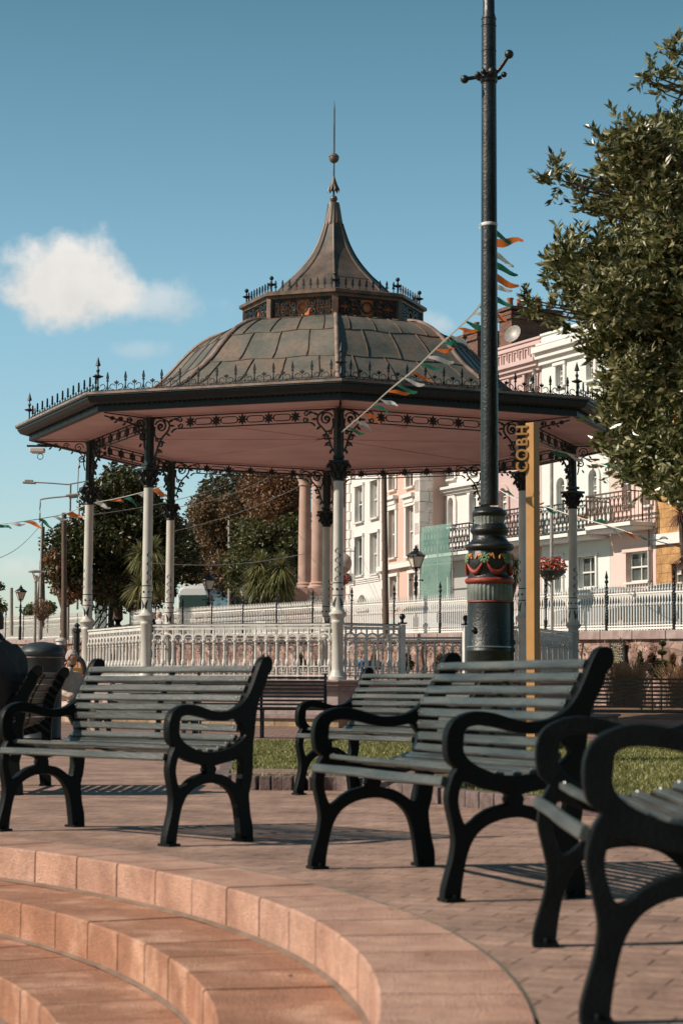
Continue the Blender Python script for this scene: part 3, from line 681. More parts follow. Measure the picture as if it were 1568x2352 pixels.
# cresting round the eaves
def spear(mb,x,z0,h,M_,s=1):
    mb.strip([(x,z0),(x,z0+h*.55)],[.022*s,.016*s],.016*s,M_)
    mb.strip([(x,z0+h*.50),(x,z0+h*.55),(x,z0+h*.6)],[.012*s,.05*s,.012*s],.04*s,M_)
    mb.strip([(x,z0+h*.6),(x,z0+h*.70),(x,z0+h)],[.018*s,.05*s,.004],.03*s,M_)
def crest_mesh(L_):
    mb=MB(); I=ID; Z=6.17; n=13; sp=L_/n
    for i in range(n):
        x=sp*(i+.5); spear(mb,x,Z,.36,I)
        mb.strip(cat([(x-.06,Z),(x-.02,Z+.06),(x,Z+.12)],3),.014,.012,I); mb.strip(cat([(x+.06,Z),(x+.02,Z+.06),(x,Z+.12)],3),.014,.012,I)
    for i in range(n+1):
        x=sp*i
        for s in (-1,1):
            if (i==0 and s<0) or (i==n and s>0): continue
            p=[(x+s*a,b) for a,b in [(.02,Z+.015),(.06,Z+.03)]+[(.085+.052*math.cos(t),Z+.085+.052*math.sin(t)) for t in [-1.6+.55*j for j in range(9)]]]
            mb.strip(p,.013,.012,I)
        if 0<i<n:
            for a in (PI/2,PI/2+.8,PI/2-.8):
                mb.strip([(x,Z+.13),(x+.035*math.cos(a),Z+.13+.04*math.sin(a)),(x+.06*math.cos(a),Z+.13+.075*math.sin(a))],[.012,.036,.006],.012,I)
            mb.strip([(x,Z+.02),(x,Z+.14)],.012,.012,I)
    mb.strip([(0,Z+.006),(L_,Z+.006)],.014,.03,I)
    return mb
m0,LC=bayM(0,6.30); cr_=crest_mesh(LC).build('cresting',M['black'],bs)
for k in range(8):
    c=cr_ if k==0 else copy_into(cr_,bs); c.matrix_local=bayM(k,6.30)[0]
mb=MB(); Z=6.15
mb.lathe([(.022,Z),(.022,Z+.08),(.035,Z+.1),(.018,Z+.13),(.016,Z+.27),(.10,Z+.30),(.105,Z+.315),(.03,Z+.335),(.016,Z+.37),(.035,Z+.42),(.014,Z+.46),(.014,Z+.50),(.05,Z+.51),(.002,Z+.68)],8)
fin=mb.build('corner_finial',M['black'],bs,smooth=40)
for k in range(8):
    c=fin if k==0 else copy_into(fin,bs); c.location=V8(k,6.32)
# main dome
def resamp(pts,n):
    c=cat(pts,8); return [c[round(i*(len(c)-1)/n)] for i in range(n+1)]
dome=[(6.3,6.13),(5.6,6.2),(4.8,6.33),(4.25,6.55),(3.85,6.85),(3.49,7.14),(3.17,7.50),(2.83,7.83),(2.48,8.04),(2.15,8.13),(1.82,8.15)]
dp=resamp(dome,40)
def facets(mb,prof,bulge=0):
    for k in range(8):
        vs=[];n=len(prof);S_=6
        for r,z in prof:
            a=V8(k,r);b=V8(k+1,r); 
            for j in range(S_+1): q=a.lerp(b,j/S_); vs.append((q.x,q.y,z))
        mb.add(vs,[(i*(S_+1)+j,i*(S_+1)+j+1,(i+1)*(S_+1)+j+1,(i+1)*(S_+1)+j) for i in range(n-1) for j in range(S_)])
mb=MB(); facets(mb,dp); mb.build('dome_roof',M['roof'],bs,smooth=25)
def ppt(prof,k,t,f):
    """point on facet k at lateral fraction t, profile fraction f"""
    x=f*(len(prof)-1); i=min(int(x),len(prof)-2); g=x-i
    r=prof[i][0]*(1-g)+prof[i+1][0]*g; z=prof[i][1]*(1-g)+prof[i+1][1]*g
    a=V8(k,r).lerp(V8(k+1,r),t); a.z=z; return a
mb=MB()
for k in range(8):
    mb.tube([V8(k,r*1.004)+Vector((0,0,z+.01)) for r,z in dp],.045,6)
mb.build('hip_roll',M['rust'],bs,smooth=60)
mb=MB()
levels=[.30,.48,.66,.83]
for k in range(8):
    for li,f in enumerate(levels):
        pts=[]
        for j in range(25):
            t=j/24; sag=.010*math.sin(t*PI*5+li*1.5+k)
            p=ppt(dp,k,t,f+sag*.5); n_=Vector((p.x,p.y,0)).normalized(); pts.append(p+n_*.006+Vector((0,0,.008)))
        mb.sweep(pts,[(-.006,-.007),(.006,-.007),(.006,.007),(-.006,.007)])
        f2=levels[li+1] if li<len(levels)-1 else 1
        ts=[(.12,.37,.62,.87),(.24,.5,.76)][li%2]
        for t in ts:
            pts=[]
            for j in range(6):
                p=ppt(dp,k,t+.008*math.sin(j*.8+k),f+(f2-f)*j/5); n_=Vector((p.x,p.y,0)).normalized(); pts.append(p+n_*.008+Vector((0,0,.01)))
            mb.tube(pts,.011,5)
mb.build('sheet_seams',M['seam'],bs)
# lantern
ZL0=8.10
ZL1=zat(772,682,38.6); ZL2=zat(772,655,38.4)
mb=MB(); mb.lathe([(1.78,ZL0-.06),(1.78,ZL1+.02)],8,rot=-PI/2); mb.build('lantern_backing',M['copper'],bs)
mb=MB()
for k in range(8):
    v=V8(k,1.84); mb.box((0,0,(ZL0+ZL1)/2),(.12,.12,ZL1-ZL0+.06),Matrix.Translation(v)@Matrix.Rotation(k*PI/4,4,'Z'))
ringprism(mb,[(1.80,ZL0-.04),(1.90,ZL0-.04),(1.90,ZL0+.09),(1.80,ZL0+.09)])
mb.build('lantern_frame',M['seam'],bs,bevel=.006)
def grille(L_,z0,z1):
    mb=MB(); I=ID; D=.03; cz=(z0+z1)/2; H=z1-z0
    mb.strip([(.06,z0+.01),(L_-.06,z0+.01)],.03,D,I); mb.strip([(.06,z1-.01),(L_-.06,z1-.01)],.03,D,I)
    c=L_/2
    mb.strip([(c+.11*math.cos(t*PI/10),cz+.11*math.sin(t*PI/10)) for t in range(20)],.03,D,I,closed=True)
    for s in (-1,1):
        for q in (-1,1):
            def W(pts,w_): mb.strip([(c+s*a,cz+q*b) for a,b in pts],w_,D,I)
            W(spiral(.23,.09,.075,.015,PI*1.2,-1.3),.026); W(spiral(.42,.075,.08,.02,PI*.2,1.3),.026)
            W(cat([(.12,0),(.2,.02),(.32,.0),(.45,.14),(.58,.10),(.6,0)],4),.028)
            W(spiral(.57,.10,.06,.012,PI*1.5,-1.2),.024)
            W([(.32,.13),(.34,.09),(.36,.05)],[.01,.05,.01]); W([(.14,.15),(.17,.12),(.19,.09)],[.01,.045,.01]); W([(.5,.02),(.53,.04),(.56,.05)],[.01,.04,.01])
    return mb
mG,LG=bayM(0,1.845); gr=grille(LG,ZL0+.09,ZL1).build('grille',M['black'],bs)
for k in range(8):
    c=gr if k==0 else copy_into(gr,bs); c.matrix_local=bayM(k,1.845)[0]
mb=MB(); ringprism(mb,[(1.70,ZL1),(1.90,ZL1),(1.90,ZL1+.05),(1.98,ZL1+.07),(1.98,ZL1+.13),(1.93,ZL1+.16),(1.70,ZL1+.18),(1.5,ZL1+.19)])
mb.build('lantern_cornice',M['seam'],bs)
ZC=ZL1+.17
def crest2(L_):
    mb=MB()
    n=9
    for i in range(n): spear(mb,L_*(i+.5)/n,ZC,.24,ID,.9)
    for i in range(n): 
        x=L_*(i+.5)/n
        for s in (-1,1): mb.strip([(x,ZC+.07),(x+s*.028,ZC+.12),(x+s*.03,ZC+.08)],[.012,.016,.006],.012,ID)
    mb.strip([(0,ZC+.008),(L_,ZC+.008)],.014,.02,ID); return mb
_,LU=bayM(0,1.80); c2_=crest2(LU).build('upper_cresting',M['black'],bs)
for k in range(8):
    c=c2_ if k==0 else copy_into(c2_,bs); c.matrix_local=bayM(k,1.80)[0]
mb=MB(); mb.lathe([(.018,ZC-.02),(.016,ZC+.12),(.085,ZC+.15),(.09,ZC+.165),(.02,ZC+.185),(.012,ZC+.24),(.02,ZC+.25)],8); mb.sphere((0,0,ZC+.29),.045,8,6)
f2=mb.build('upper_finial',M['black'],bs,smooth=50)
for k in range(8):
    c=f2 if k==0 else copy_into(f2,bs); c.location=V8(k,1.82)
# spire
def zs(ysrc): return zat(766,ysrc/1.7417,40.3)
spf=[(1.62,ZL1+.19),(1.40,ZL1+.24),(.99,zs(1136)),(.76,zs(1096)),(.514,zs(1039)),(.343,zs(981)),(.232,zs(924)),(.185,zs(895))]
sp_=resamp(spf,24); mb=MB(); facets(mb,sp_); mb.build('spire_roof',M['spire'],bs,smooth=25)
mb=MB()
for k in range(8): mb.tube([V8(k,r*1.003)+Vector((0,0,z)) for r,z in sp_],.026,6)
mb.build('spire_rolls',M['spire'],bs,smooth=60)
mb=MB(); 
for f in (.27,):
    for k in range(8):
        a=ppt(sp_,k,0,f);b=ppt(sp_,k,1,f); mb.bar(a,b,.014,.014)
mb.build('spire_seam',M['seam'],bs)
mb=MB(); z0,z1=zs(897),zs(814)
n=16; vs=[]
for i in range(n*2):
    a=2*PI*i/(n*2); r=.195; vs.append((r*math.cos(a),r*math.sin(a),z0-(.05 if i%2 else -.02)))
for i in range(n*2): a=2*PI*i/(n*2); vs.append((.128*math.cos(a),.128*math.sin(a),z1-.02))
for i in range(n*2): a=2*PI*i/(n*2); r=.118; vs.append((r*math.cos(a),r*math.sin(a),z1+(.012 if i%2 else -.01)))
N2=n*2; mb.add(vs,[(i,(i+1)%N2,N2+(i+1)%N2,N2+i) for i in range(N2)]+[(N2+i,N2+(i+1)%N2,2*N2+(i+1)%N2,2*N2+i) for i in range(N2)]+[tuple(2*N2+i for i in range(N2))])
mb.build('spire_collar',M['spire'],bs)
def zq(y): return zs(350+.574*y)
mb=MB(); 
mb.lathe([(.03,z1-.03),(.03,zq(800)),(.02,zq(790)),(.02,zq(612)),(.018,zq(525)),(.018,zq(455)),(.022,zq(440)),(.018,zq(150)),(.002,zq(85))],10)
mb.build('finial_rod',M['spire'],bs,smooth=60)
mb=MB(); mb.sphere((0,0,zq(776)),.08,14,9); mb.lathe([(.081,zq(779)),(.086,zq(776)),(.081,zq(773))],14); mb.build('lower_ball',M['spire'],bs,smooth=60)
mb=MB(); mb.sphere((0,0,zq(492)),.108,16,10); mb.lathe([(.109,zq(486)),(.115,zq(483)),(.109,zq(480))],16); mb.build('upper_ball',M['spire'],bs,smooth=60)
mb=MB(); n=10; vs=[(.012*math.cos(2*PI*i/20),.012*math.sin(2*PI*i/20),zq(612)) for i in range(20)]
vs+=[(.075*math.cos(2*PI*i/20),.075*math.sin(2*PI*i/20),zq(675)) for i in range(20)]
vs+=[(.125*math.cos(2*PI*i/20),.125*math.sin(2*PI*i/20),zq(733 if i%2 else 708)) for i in range(20)]
mb.add(vs,[(r*20+i,r*20+(i+1)%20,(r+1)*20+(i+1)%20,(r+1)*20+i) for r in (0,1) for i in range(20)])
mb.build('scalloped_cone',M['spire'],bs)
# railings
RT_,RB=1.86,.93
def rail_mesh(x0,x1):
    mb=MB(); I=ID; sp=.205; n=max(1,round((x1-x0)/sp)); sp=(x1-x0)/n
    mb.box(((x0+x1)/2,0,RT_),(x1-x0,.07,.035)); mb.box(((x0+x1)/2,0,RB),(x1-x0,.04,.025)); mb.box(((x0+x1)/2,0,RB+.17),(x1-x0,.04,.022)); mb.box(((x0+x1)/2,0,RT_-.06),(x1-x0,.03,.05))
    for i in range(n+1):
        x=x0+sp*i
        if i in (0,n): x+= .02 if i==0 else -.02
        mb.lathe([(.022,.862),(.022,RB-.01),(.018,RB+.01),(.018,RB+.16),(.032,RB+.18),(.044,RB+.22),(.038,RB+.27),(.024,RB+.30),(.022,RB+.56),(.03,RB+.58),(.022,RB+.6),(.04,RB+.63),(.044,RB+.655),(.019,RB+.67),(.019,RT_-.03)],8,c=(x,0))
        if i<n:
            xc=x0+sp*(i+.5); zc=RB+.665; r=sp/2
            mb.strip([(xc+r*math.cos(t*PI/12),zc+r*math.sin(t*PI/12)) for t in range(13)],.03,.03,I)
            mb.strip(spiral(xc-r*.55,zc-.0,.035,.008,PI*.5,1.0,12),.012,.02,I); mb.strip(spiral(xc+r*.55,zc-.0,.035,.008,PI*.5,-1.0,12),.012,.02,I)
            mb.strip([(xc,RB+.165),(xc,RB+.2),(xc,RB+.30)],[.03,.032,.004],.026,I)
            # half step interlacing arch
            mb.strip([(xc-r*1.0+r*math.cos(t*PI/12)*1.0+r*.0,zc+.0+r*math.sin(t*PI/12)) for t in range(0,0)] or [(xc,zc+r-.01),(xc,RT_-.05)],.014,.02,I)
            # key fret at the foot
            mb.strip([(xc-.05,RB+.13),(xc-.05,RB+.05),(xc+.05,RB+.05)],.013,.02,I); mb.strip([(xc+.05,RB+.13),(xc+.05,RB+.09),(xc-.01,RB+.09),(xc-.01,RB+.16)],.012,.02,I); mb.strip([(xc,RB),(xc,RB+.17)],.012,.02,I)
    return mb
def capline(x0,x1):
    mb=MB(); mb.box(((x0+x1)/2,0,RT_+.023),(x1-x0,.075,.012)); return mb
full=rail_mesh(.14,LB-.14).build('railing',M['white'],bs); cl=capline(.12,LB-.12).build('handrail_cap',M['black'],full)
first=True
for k in range(8):
    m,_=bayM(k)
    if k==0: continue
    c=full if first else copy_into(full,bs); first=False; c.matrix_local=m
m,_=bayM(0)
xa,xb=1.30,2.62
for (p,q,pp) in ((.14,xa-.05,xa),(xb+.05,LB-.14,xb)):
    r_=rail_mesh(p,q).build('railing',M['white'],bs); r_.matrix_local=m; capline(p,q).build('handrail_cap',M['black'],r_)
    mb=MB(); mb.box((pp,0,(ZF+RT_+.02)/2),(.10,.10,RT_+.02-ZF)); mb.box((pp,0,ZF+.04),(.13,.13,.08)); g=mb.build('gate_post',M['white'],bs,bevel=.006); g.matrix_local=m
    mb=MB(); mb.box((pp,0,RT_+.045),(.13,.13,.03)); mb.lathe([(.03,RT_+.06),(.022,RT_+.1),(.03,RT_+.115)],10,c=(pp,0)); mb.sphere((pp,0,RT_+.165),.058,12,8); mb.build('ball_cap',M['black'],g,smooth=50)
# entrance steps below the opening
mb=MB()
for i in range(4): mb.box(((xa+xb)/2,.62+.14+.28*i,(.70-.18*i)/2-.02),(1.25,.28,.70-.18*i))
es=mb.build('entrance_steps',M['plinth'],bs); es.matrix_local=m
# floodlights under the left eave
for u,v in ((78,1031),):
    p=at(u,v,40.0); fl=thing('floodlight','small floodlight on a black arm under the left eave of the bandstand','floodlight',p)
    mb=MB(); mb.bar((-.14,0,.06),(.42,0,.06),.04,.04); mb.build('arm',M['black'],fl)
    mb=MB(); mb.box((.08,0,-.03),(.30,.2,.09)); mb.box((.08,0,-.08),(.24,.16,.03)); mb.build('housing',M['sash'],fl,bevel=.02)
    mb=MB(); mb.tube([(.14+.06*math.cos(t*PI/8),0,-.16+.06*math.sin(t*PI/8)) for t in range(16)],.008,5,closed=True); mb.build('cable_loop',M['black'],fl)
# ------------------------------------------------------------------ decorated lamppost
LY=16.5
lb=at(1124,1560,LY); LX=lb.x
lp=thing('lamppost','tall dark lamppost with a painted bulbous base of red swags and green flowers','lamppost',(LX,LY,.085),rz=0)
def zl(v): return at(1120,v,LY).z-.085
def zz(y): return zl((2000+.2764*y)/1.7417)
K=.000588
def prof(L_): return [(hw*K,zz(y)) for y,hw in L_][::-1]
mb=MB(); mb.box((0,0,.14),(.56,.56,.28)); mb.lathe([(.26,.28),(.23,.33),(.225,.42),(.195,.46)],28); mb.build('pedestal',M['darkpaint'],lp,bevel=.01,smooth=30)
mb=MB(); mb.lathe([(.192,.45),(.192,zz(2200)),(.196,zz(2190)),(.196,zz(2180)),(.192,zz(2170)),(.19,zz(1500))],32); mb.box((.185,-.02,zz(1900)),(.03,.1,.5)); mb.sphere((-.14,-.135,zz(1890)),.028,8,6); mb.sphere((.19,-.04,zz(2060)),.03,8,6); mb.sphere((.19,-.04,zz(2170)),.025,8,6)
mb.build('access_drum',M['darkpaint'],lp,smooth=35)
mb=MB(); mb.lathe([(.194,zz(2140)),(.196,zz(2136)),(.196,zz(2122)),(.194,zz(2118))],32); mb.build('steel_band',M['steel'],lp,smooth=35)
mb=MB(); mb.lathe(prof([(1468,322),(1474,326),(1484,326),(1490,320)]),32); mb.build('thin_red_line',M['red'],lp,smooth=35)
mb=MB(); mb.lathe(prof([(1222,322),(1235,328),(1450,328),(1466,322)]),128,flute=32,fd=.055); mb.build('fluted_drum',M['greyflute'],lp,smooth=60)
mb=MB(); mb.lathe(prof([(1136,330),(1142,345),(1160,358),(1185,360),(1205,350),(1220,325)]),32); mb.build('red_ring',M['red'],lp,smooth=60)
mb=MB(); mb.lathe(prof([(355,228),(380,240),(420,275),(440,285),(465,280),(495,255),(515,238),(530,235),(560,245),(600,275),(630,300),(640,318),(655,348),(690,360),(715,345),(735,318),(745,300),(760,302),(800,318),(850,332),(900,336),(960,330),(1040,305),(1080,295),(1110,305),(1134,322)]),32); mb.build('bulb_base',M['darkpaint'],lp,smooth=60)
mb=MB(); mb.lathe(prof([(246,228),(260,232),(335,212),(352,218)]),96,flute=24,fd=.06); mb.build('fluted_collar',M['greyflute'],lp,smooth=60)
mb=MB(); mb.lathe(prof([(105,133),(118,160),(128,192),(140,200),(160,230),(168,240),(190,256),(212,252),(225,235),(245,228)]),32); mb.build('moulded_collar',M['darkpaint'],lp,smooth=50)
mb=MB(); mb.lathe([(.0782,zl(1160)),(.0700,zl(600)),(.0640,zl(170)),(.0625,zl(42))],24); 
for v in (118,60,44): mb.lathe([(.0655,zl(v)-.004),(.0675,zl(v)),(.0655,zl(v)+.004)],24)
mb.build('shaft',M['darkpaint'],lp,smooth=35)
mb=MB(); mb.lathe([(.0625,zl(42)),(.055,zl(34)),(.0515,zl(32)),(.048,zl(-160)),(.044,zl(-420))],20); mb.build('upper_shaft',M['darkpaint'],lp,smooth=40)
mb=MB(); zt_=zl(-420); mb.lathe([(.05,zt_),(.12,zt_+.05),(.2,zt_+.12),(.3,zt_+.5),(.33,zt_+.52),(.1,zt_+.72),(.02,zt_+.85)],6); mb.build('lantern_head',M['darkpaint'],lp)
mb=MB(); zb_=zl(183)
for pts in ([(-.2,-.05,zb_-.01),(-.12,-.03,zb_+.01),(0,-.075,zb_+.02),(.07,-.08,zb_+.05),(.15,-.12,zb_+.16)],[(.11,.02,zb_+.03),(0,.06,zb_+.01),(-.1,.03,zb_+.02)]):
    mb.tube(cat(pts,4),.018,8)
for c,r in (((-.215,-.055,zb_-.015),.037),((.165,-.13,zb_+.185),.040),((-.10,-.05,zb_+.03),.026),((.13,-.02,zb_+.04),.026),((-.055,-.09,zb_+.045),.024),((.02,-.09,zb_+.045),.04)): mb.sphere(c,r,12,8)
mb.lathe([(.07,zb_-.03),(.076,zb_-.02),(.076,zb_+.06),(.07,zb_+.07)],20)
mb.build('flag_arms',M['darkpaint'],lp,smooth=60)
mb=MB(); mb.lathe([(.0712,zl(520)),(.0725,zl(519)),(.0725,zl(514)),(.0712,zl(513))],24); mb.tube([(-.07,-.02,zl(515)),(-.085,-.02,zl(520)),(-.082,-.02,zl(526))],.006,5); mb.build('white_strap',M['plastic'],lp,smooth=50)
# painted swags, ribbons and flowers wrapped on the bulb
bulb=prof([(740,302),(760,302),(800,318),(850,332),(900,336),(960,330),(1040,305),(1080,295),(1110,305)])
def rb(z):
    for (r0,z0),(r1,z1) in zip(bulb,bulb[1:]):
        if z0<=z<=z1: return r0+(r1-r0)*(z-z0)/(z1-z0)
    return .19
def onb(a,z,o=.004): r=rb(z)+o; return (r*math.cos(a),r*math.sin(a),z)
mbs={'swag':MB(),'ribbon':MB(),'flower':MB()}
for q in range(6):
    a0=-PI/2-.28+q*PI/3*1.0
    am=a0+PI/6; zc=zz(905)
    path=[onb(am+(t-.5)*PI/3*.86, zc-(zz(905)-zz(1060))*math.sin(PI*t)**.8,.008) for t in [i/16 for i in range(17)]]
    mbs['swag'].tube(path,.021,7,scl=[.15+.95*math.sin(PI*i/16)**.8 for i in range(17)])
    for o in (.25,.75):
        aa=a0+PI/3*o; Z=lambda y:zz(y)
        pts=[(-.20,870),(-.17,850),(-.10,800),(-.05,815),(0,835),(.05,805),(.10,800),(.15,850),(.20,865)]
        mbs['ribbon'].tube(cat([onb(aa+.9*x*.9,Z(y),.006) for x,y in pts],3),.0085,5)
    for j in range(8):
        t=j*PI/4; z=zz(860)+.020*math.sin(t)*1.6; mbs['flower'].sphere(onb(a0+.020*math.cos(t)*1.6/.19,z,.006),.0155,7,5,.9)
    for j in range(8):
        t=j*PI/4+.4; z=zz(860)+.020*math.sin(t)*.8; mbs['flower'].sphere(onb(a0+.020*math.cos(t)*.8/.19,z,.012),.011,7,5,.9)
mbs['swag'].build('red_swags',M['red'],lp,smooth=60); mbs['ribbon'].build('orange_ribbons',M['orange'],lp,smooth=60); mbs['flower'].build('green_flowers',M['leafgreen'],lp,smooth=60)
# ------------------------------------------------------------------ COBH signpost
SY=28.0
pS=at(1223,1300,SY); sg=thing('signpost','tall ochre square signpost with raised gold letters stacked down its top','signpost',(pS.x,SY,.02))
ztop=at(1223,975,SY).z
mb=MB(); mb.box((0,0,ztop/2),(.145,.145,ztop),Matrix.Rotation(math.radians(-41),4,'Z')); mb.build('post',M['yellow'],sg,bevel=.004)
def text_mesh(txt,size,ext,name,m,parent,M4,font=None):
    cu=bpy.data.curves.new(name,'FONT'); cu.body=txt; cu.size=size; cu.extrude=ext; cu.align_x='CENTER'; cu.align_y='CENTER'
    cu.offset=size*.02
    o=bpy.data.objects.new('tmp',cu); sc.collection.objects.link(o); dg=bpy.context.evaluated_depsgraph_get()
    me=bpy.data.meshes.new_from_object(o.evaluated_get(dg)); bpy.data.objects.remove(o); me.materials.clear(); me.materials.append(m)
    me.transform(M4); me.name=name; r=bpy.data.objects.new(name,me); link(r,parent); return r
for ch,v in zip('COBH',(1073,1045,1016,989)):
    c=at(1199,v,SY)-Vector((pS.x,SY,.02))
    M4=Matrix.Translation(Vector((c.x,-.02,c.z)))@Matrix.Rotation(math.radians(-14),4,'Z')@Matrix.Rotation(PI/2,4,'X')@Matrix.Rotation(PI/2,4,'Z')@Matrix.Diagonal((1.0,1.12,1,1))
    lt=text_mesh(ch,.215,.018,'letter',M['yellow'],sg,M4)
mb=MB()
for v in (1073,1045,1016,989):
    c=at(1199,v,SY)-Vector((pS.x,SY,.02)); mb.bar((c.x,-.01,c.z),(-.05,-.01,c.z),.012,.012)
mb.build('letter_pins',M['yellow'],sg)
# ------------------------------------------------------------------ straight slatted benches by the bandstand
def slat_bench(Lg,label,n=9):
    r=thing('slatted_bench',label,'bench')
    for i in range(n):
        mb=MB(); y=.40+.012*(n-1-i); z=.42+i*.052
        mb.box((Lg/2,y,z),(Lg,.02,.028)); mb.build('back_slat',M['black'],r)
    for i in range(7):
        mb=MB(); mb.box((Lg/2,.02+i*.055,.40),(Lg,.035,.02)); mb.build('seat_slat',M['black'],r)
    for x in (0,Lg/2,Lg):
        mb=MB(); mb.bar((x,.42,.38),(x,.30,.90),.035,.03); mb.bar((x,0,.38),(x,.42,.38),.035,.03); 
        if x!=Lg/2: 
            mb.tube([(x,.16+.15*math.cos(t*PI/10),.58+.12*math.sin(t*PI/10)) for t in range(20)],.014,6,closed=True)
        for y in (.03,.42): mb.bar((x,y,0),(x,y,.38),.035,.03)
        mb.build('support',M['black'],r)
    return r
def fix_back(r): return r
sb=slat_bench(1.75,'black slatted metal bench just behind the left bench, turned away against the plinth'); sb['group']='straight slatted metal benches'
# turned so the back faces the camera
sb.location=(-.20,27.2,0); sb.rotation_euler=(0,0,PI-.03)
s2=slat_bench(3.6,'long black slatted bench at the right edge seen from behind beside the lawn'); s2['group']='straight slatted metal benches'; s2.location=(6.7,26.3,0); s2.rotation_euler=(0,0,PI+.02)
s3=slat_bench(1.7,'black slatted metal bench hidden partly by the signpost foot behind the centre right bench'); s3['group']='straight slatted metal benches'; s3.location=(2.5,27.6,0); s3.rotation_euler=(0,0,PI)
# ------------------------------------------------------------------ retaining wall and railings above it
WA=Vector((8.74,50.3,0)); WBv=Vector((-17.4,101.6,0)); WD=(WBv-WA).normalized(); WN=Vector((-WD.y,WD.x,0))  # WN towards the bandstand side
if WN.x>0: WN=-WN
def hit(P0,d,u,v):
    r=ray(u,v); # EYE + k r = P0 + s d
    det=r.x*(-d.y)+d.x*r.y
    px,py=P0.x-EYE.x,P0.y-EYE.y
    k=(px*(-d.y)+d.x*py)/det; s=(r.x*py-r.y*px)/det
    return s,EYE.z+k*r.z
sA,zA=hit(WA,WD,1557,1446.5); sB,zB=hit(WA,WD,22,1469.5)
def wz(s): return zA+(zB-zA)*(s-sA)/(sB-sA)
def WP(s,z=0,off=0): p=WA+WD*s+WN*off; return Vector((p.x,p.y,z))
S0,S1=-16.0,66.0
wl=thing('retaining_wall','long rough stone retaining wall with pale coping below the white railings','wall',WP(S0))
mb=MB(); vs=[];n=120
for i in range(n+1):
    s=S0+(S1-S0)*i/n
    for q in range(6):
        z=-.05+(wz(s)-.22+.05)*q/5; o=random.uniform(-.05,.06)
        p=WP(s,z,o)-WP(S0); vs.append((p.x,p.y,z))
mb.add(vs,[(i*6+q,(i+1)*6+q,(i+1)*6+q+1,i*6+q+1) for i in range(n) for q in range(5)]); mb.build('stone_face',M['wallstone'],wl,smooth=180)
mb=MB(); n=55
for i in range(n):
    a=S0+(S1-S0)*i/n+.015; b=S0+(S1-S0)*(i+1)/n-.015
    pa=WP(a,wz(a)-.12,-.12)-WP(S0); pb=WP(b,wz(b)-.12,-.12)-WP(S0); pa.z=wz(a)-.12; pb.z=wz(b)-.12
    mb.bar(pa,pb,.5,.24)
mb.build('coping_stones',M['coping'],wl,bevel=.02)
# fence
FH=1.30
fn=thing('railing_fence','long white cast iron railing with dark spiked posts on top of the stone wall','fence',WP(S0))
def picket_panel(Lp,kind):
    mb=MB(); n=round(Lp/(.125 if kind else .15)); sp=Lp/n
    for z in ((.14,1.02) if kind else (.12,1.0)): mb.box((Lp/2,0,z),(Lp,.035,.035))
    if kind: mb.box((Lp/2,0,.07),(Lp,.02,.05))
    for i in range(n):
        x=sp*(i+.5)
        if kind:
            mb.lathe([(.02,.0),(.026,.04),(.014,.1),(.02,.18),(.032,.21),(.02,.24),(.02,.66),(.034,.69),(.03,.73),(.017,.76),(.017,.98),(.017,1.04),(.034,1.09),(.014,1.13),(.018,1.15),(.002,1.28)],6,c=(x,0))
            if i<n-1:
                r=sp
                for s in (-1,1):
                    mb.strip([(x+sp/2+s*sp*.5*(1-t*t)+(-s*0),.74+.26*t**.8) for t in [0,.25,.5,.75,1]],.022,.02,ID)
        else:
            pts=[(0,.02),(0,.55),(.0,.62),(.022,.72),(.022,.82),(-.004,.93),(0,1.02),(0,1.1)]
            mb.tube([(x+a,0,b) for a,b in pts],.024,6); mb.lathe([(.03,1.08),(.038,1.12),(.004,1.26)],5,c=(x,0))
            mb.lathe([(.016,.5),(.024,.53),(.016,.56)],5,c=(x,0))
    return mb
def spike_post():
    mb=MB(); mb.lathe([(.05,-.02),(.05,.30),(.06,.32),(.05,.35)],8)
    for s in range(3): mb.tube([(.018*math.cos(t*.9+s*2.1),.018*math.sin(t*.9+s*2.1),.35+t*.032) for t in range(26)],.016,5)
    mb.lathe([(.045,1.16),(.055,1.18),(.03,1.22),(.028,1.3),(.05,1.33),(.055,1.36),(.022,1.42),(.048,1.46),(.004,1.66)],8); return mb
PL=3.05
pan=[picket_panel(PL-.12,k).build('fence_panel',M['fencewhite'],fn) for k in (0,1)]; post=spike_post().build('fence_post',M['black'],fn,smooth=50)
sgap,_=hit(WA,WD,248,1400)
s_start,_=hit(WA,WD,1540,1440); s_start-=PL*3
used=[0,0]; k_=0; s=s_start
ez=Vector((0,0,1))
while s<S1-2:
    z0=wz(s);z1=wz(s+PL)
    mid_u_gap=abs(s+PL/2-sgap)<2.2
    d=(WD*PL+ez*(z1-z0)).normalized(); y_=ez.cross(WD); m=Matrix.Identity(4)
    m.col[0][:3]=d; m.col[1][:3]=y_; m.col[2][:3]=(0,0,1)
    m=Matrix(((d.x,y_.x,0,0),(d.y,y_.y,0,0),(d.z,0,1,0),(0,0,0,1)))
    if not mid_u_gap:
        kd=1 if s<21 else 0
        c=pan[kd] if not used[kd] else copy_into(pan[kd],fn); used[kd]=1
        p=WP(s+.06*1,z0,-.1)-WP(S0); p.z=z0; c.matrix_local=Matrix.Translation(p)@m
    c=post if k_==0 else copy_into(post,fn); k_+=1
    p=WP(s,z0,-.1)-WP(S0); c.location=(p.x,p.y,z0); 
    s+=PL
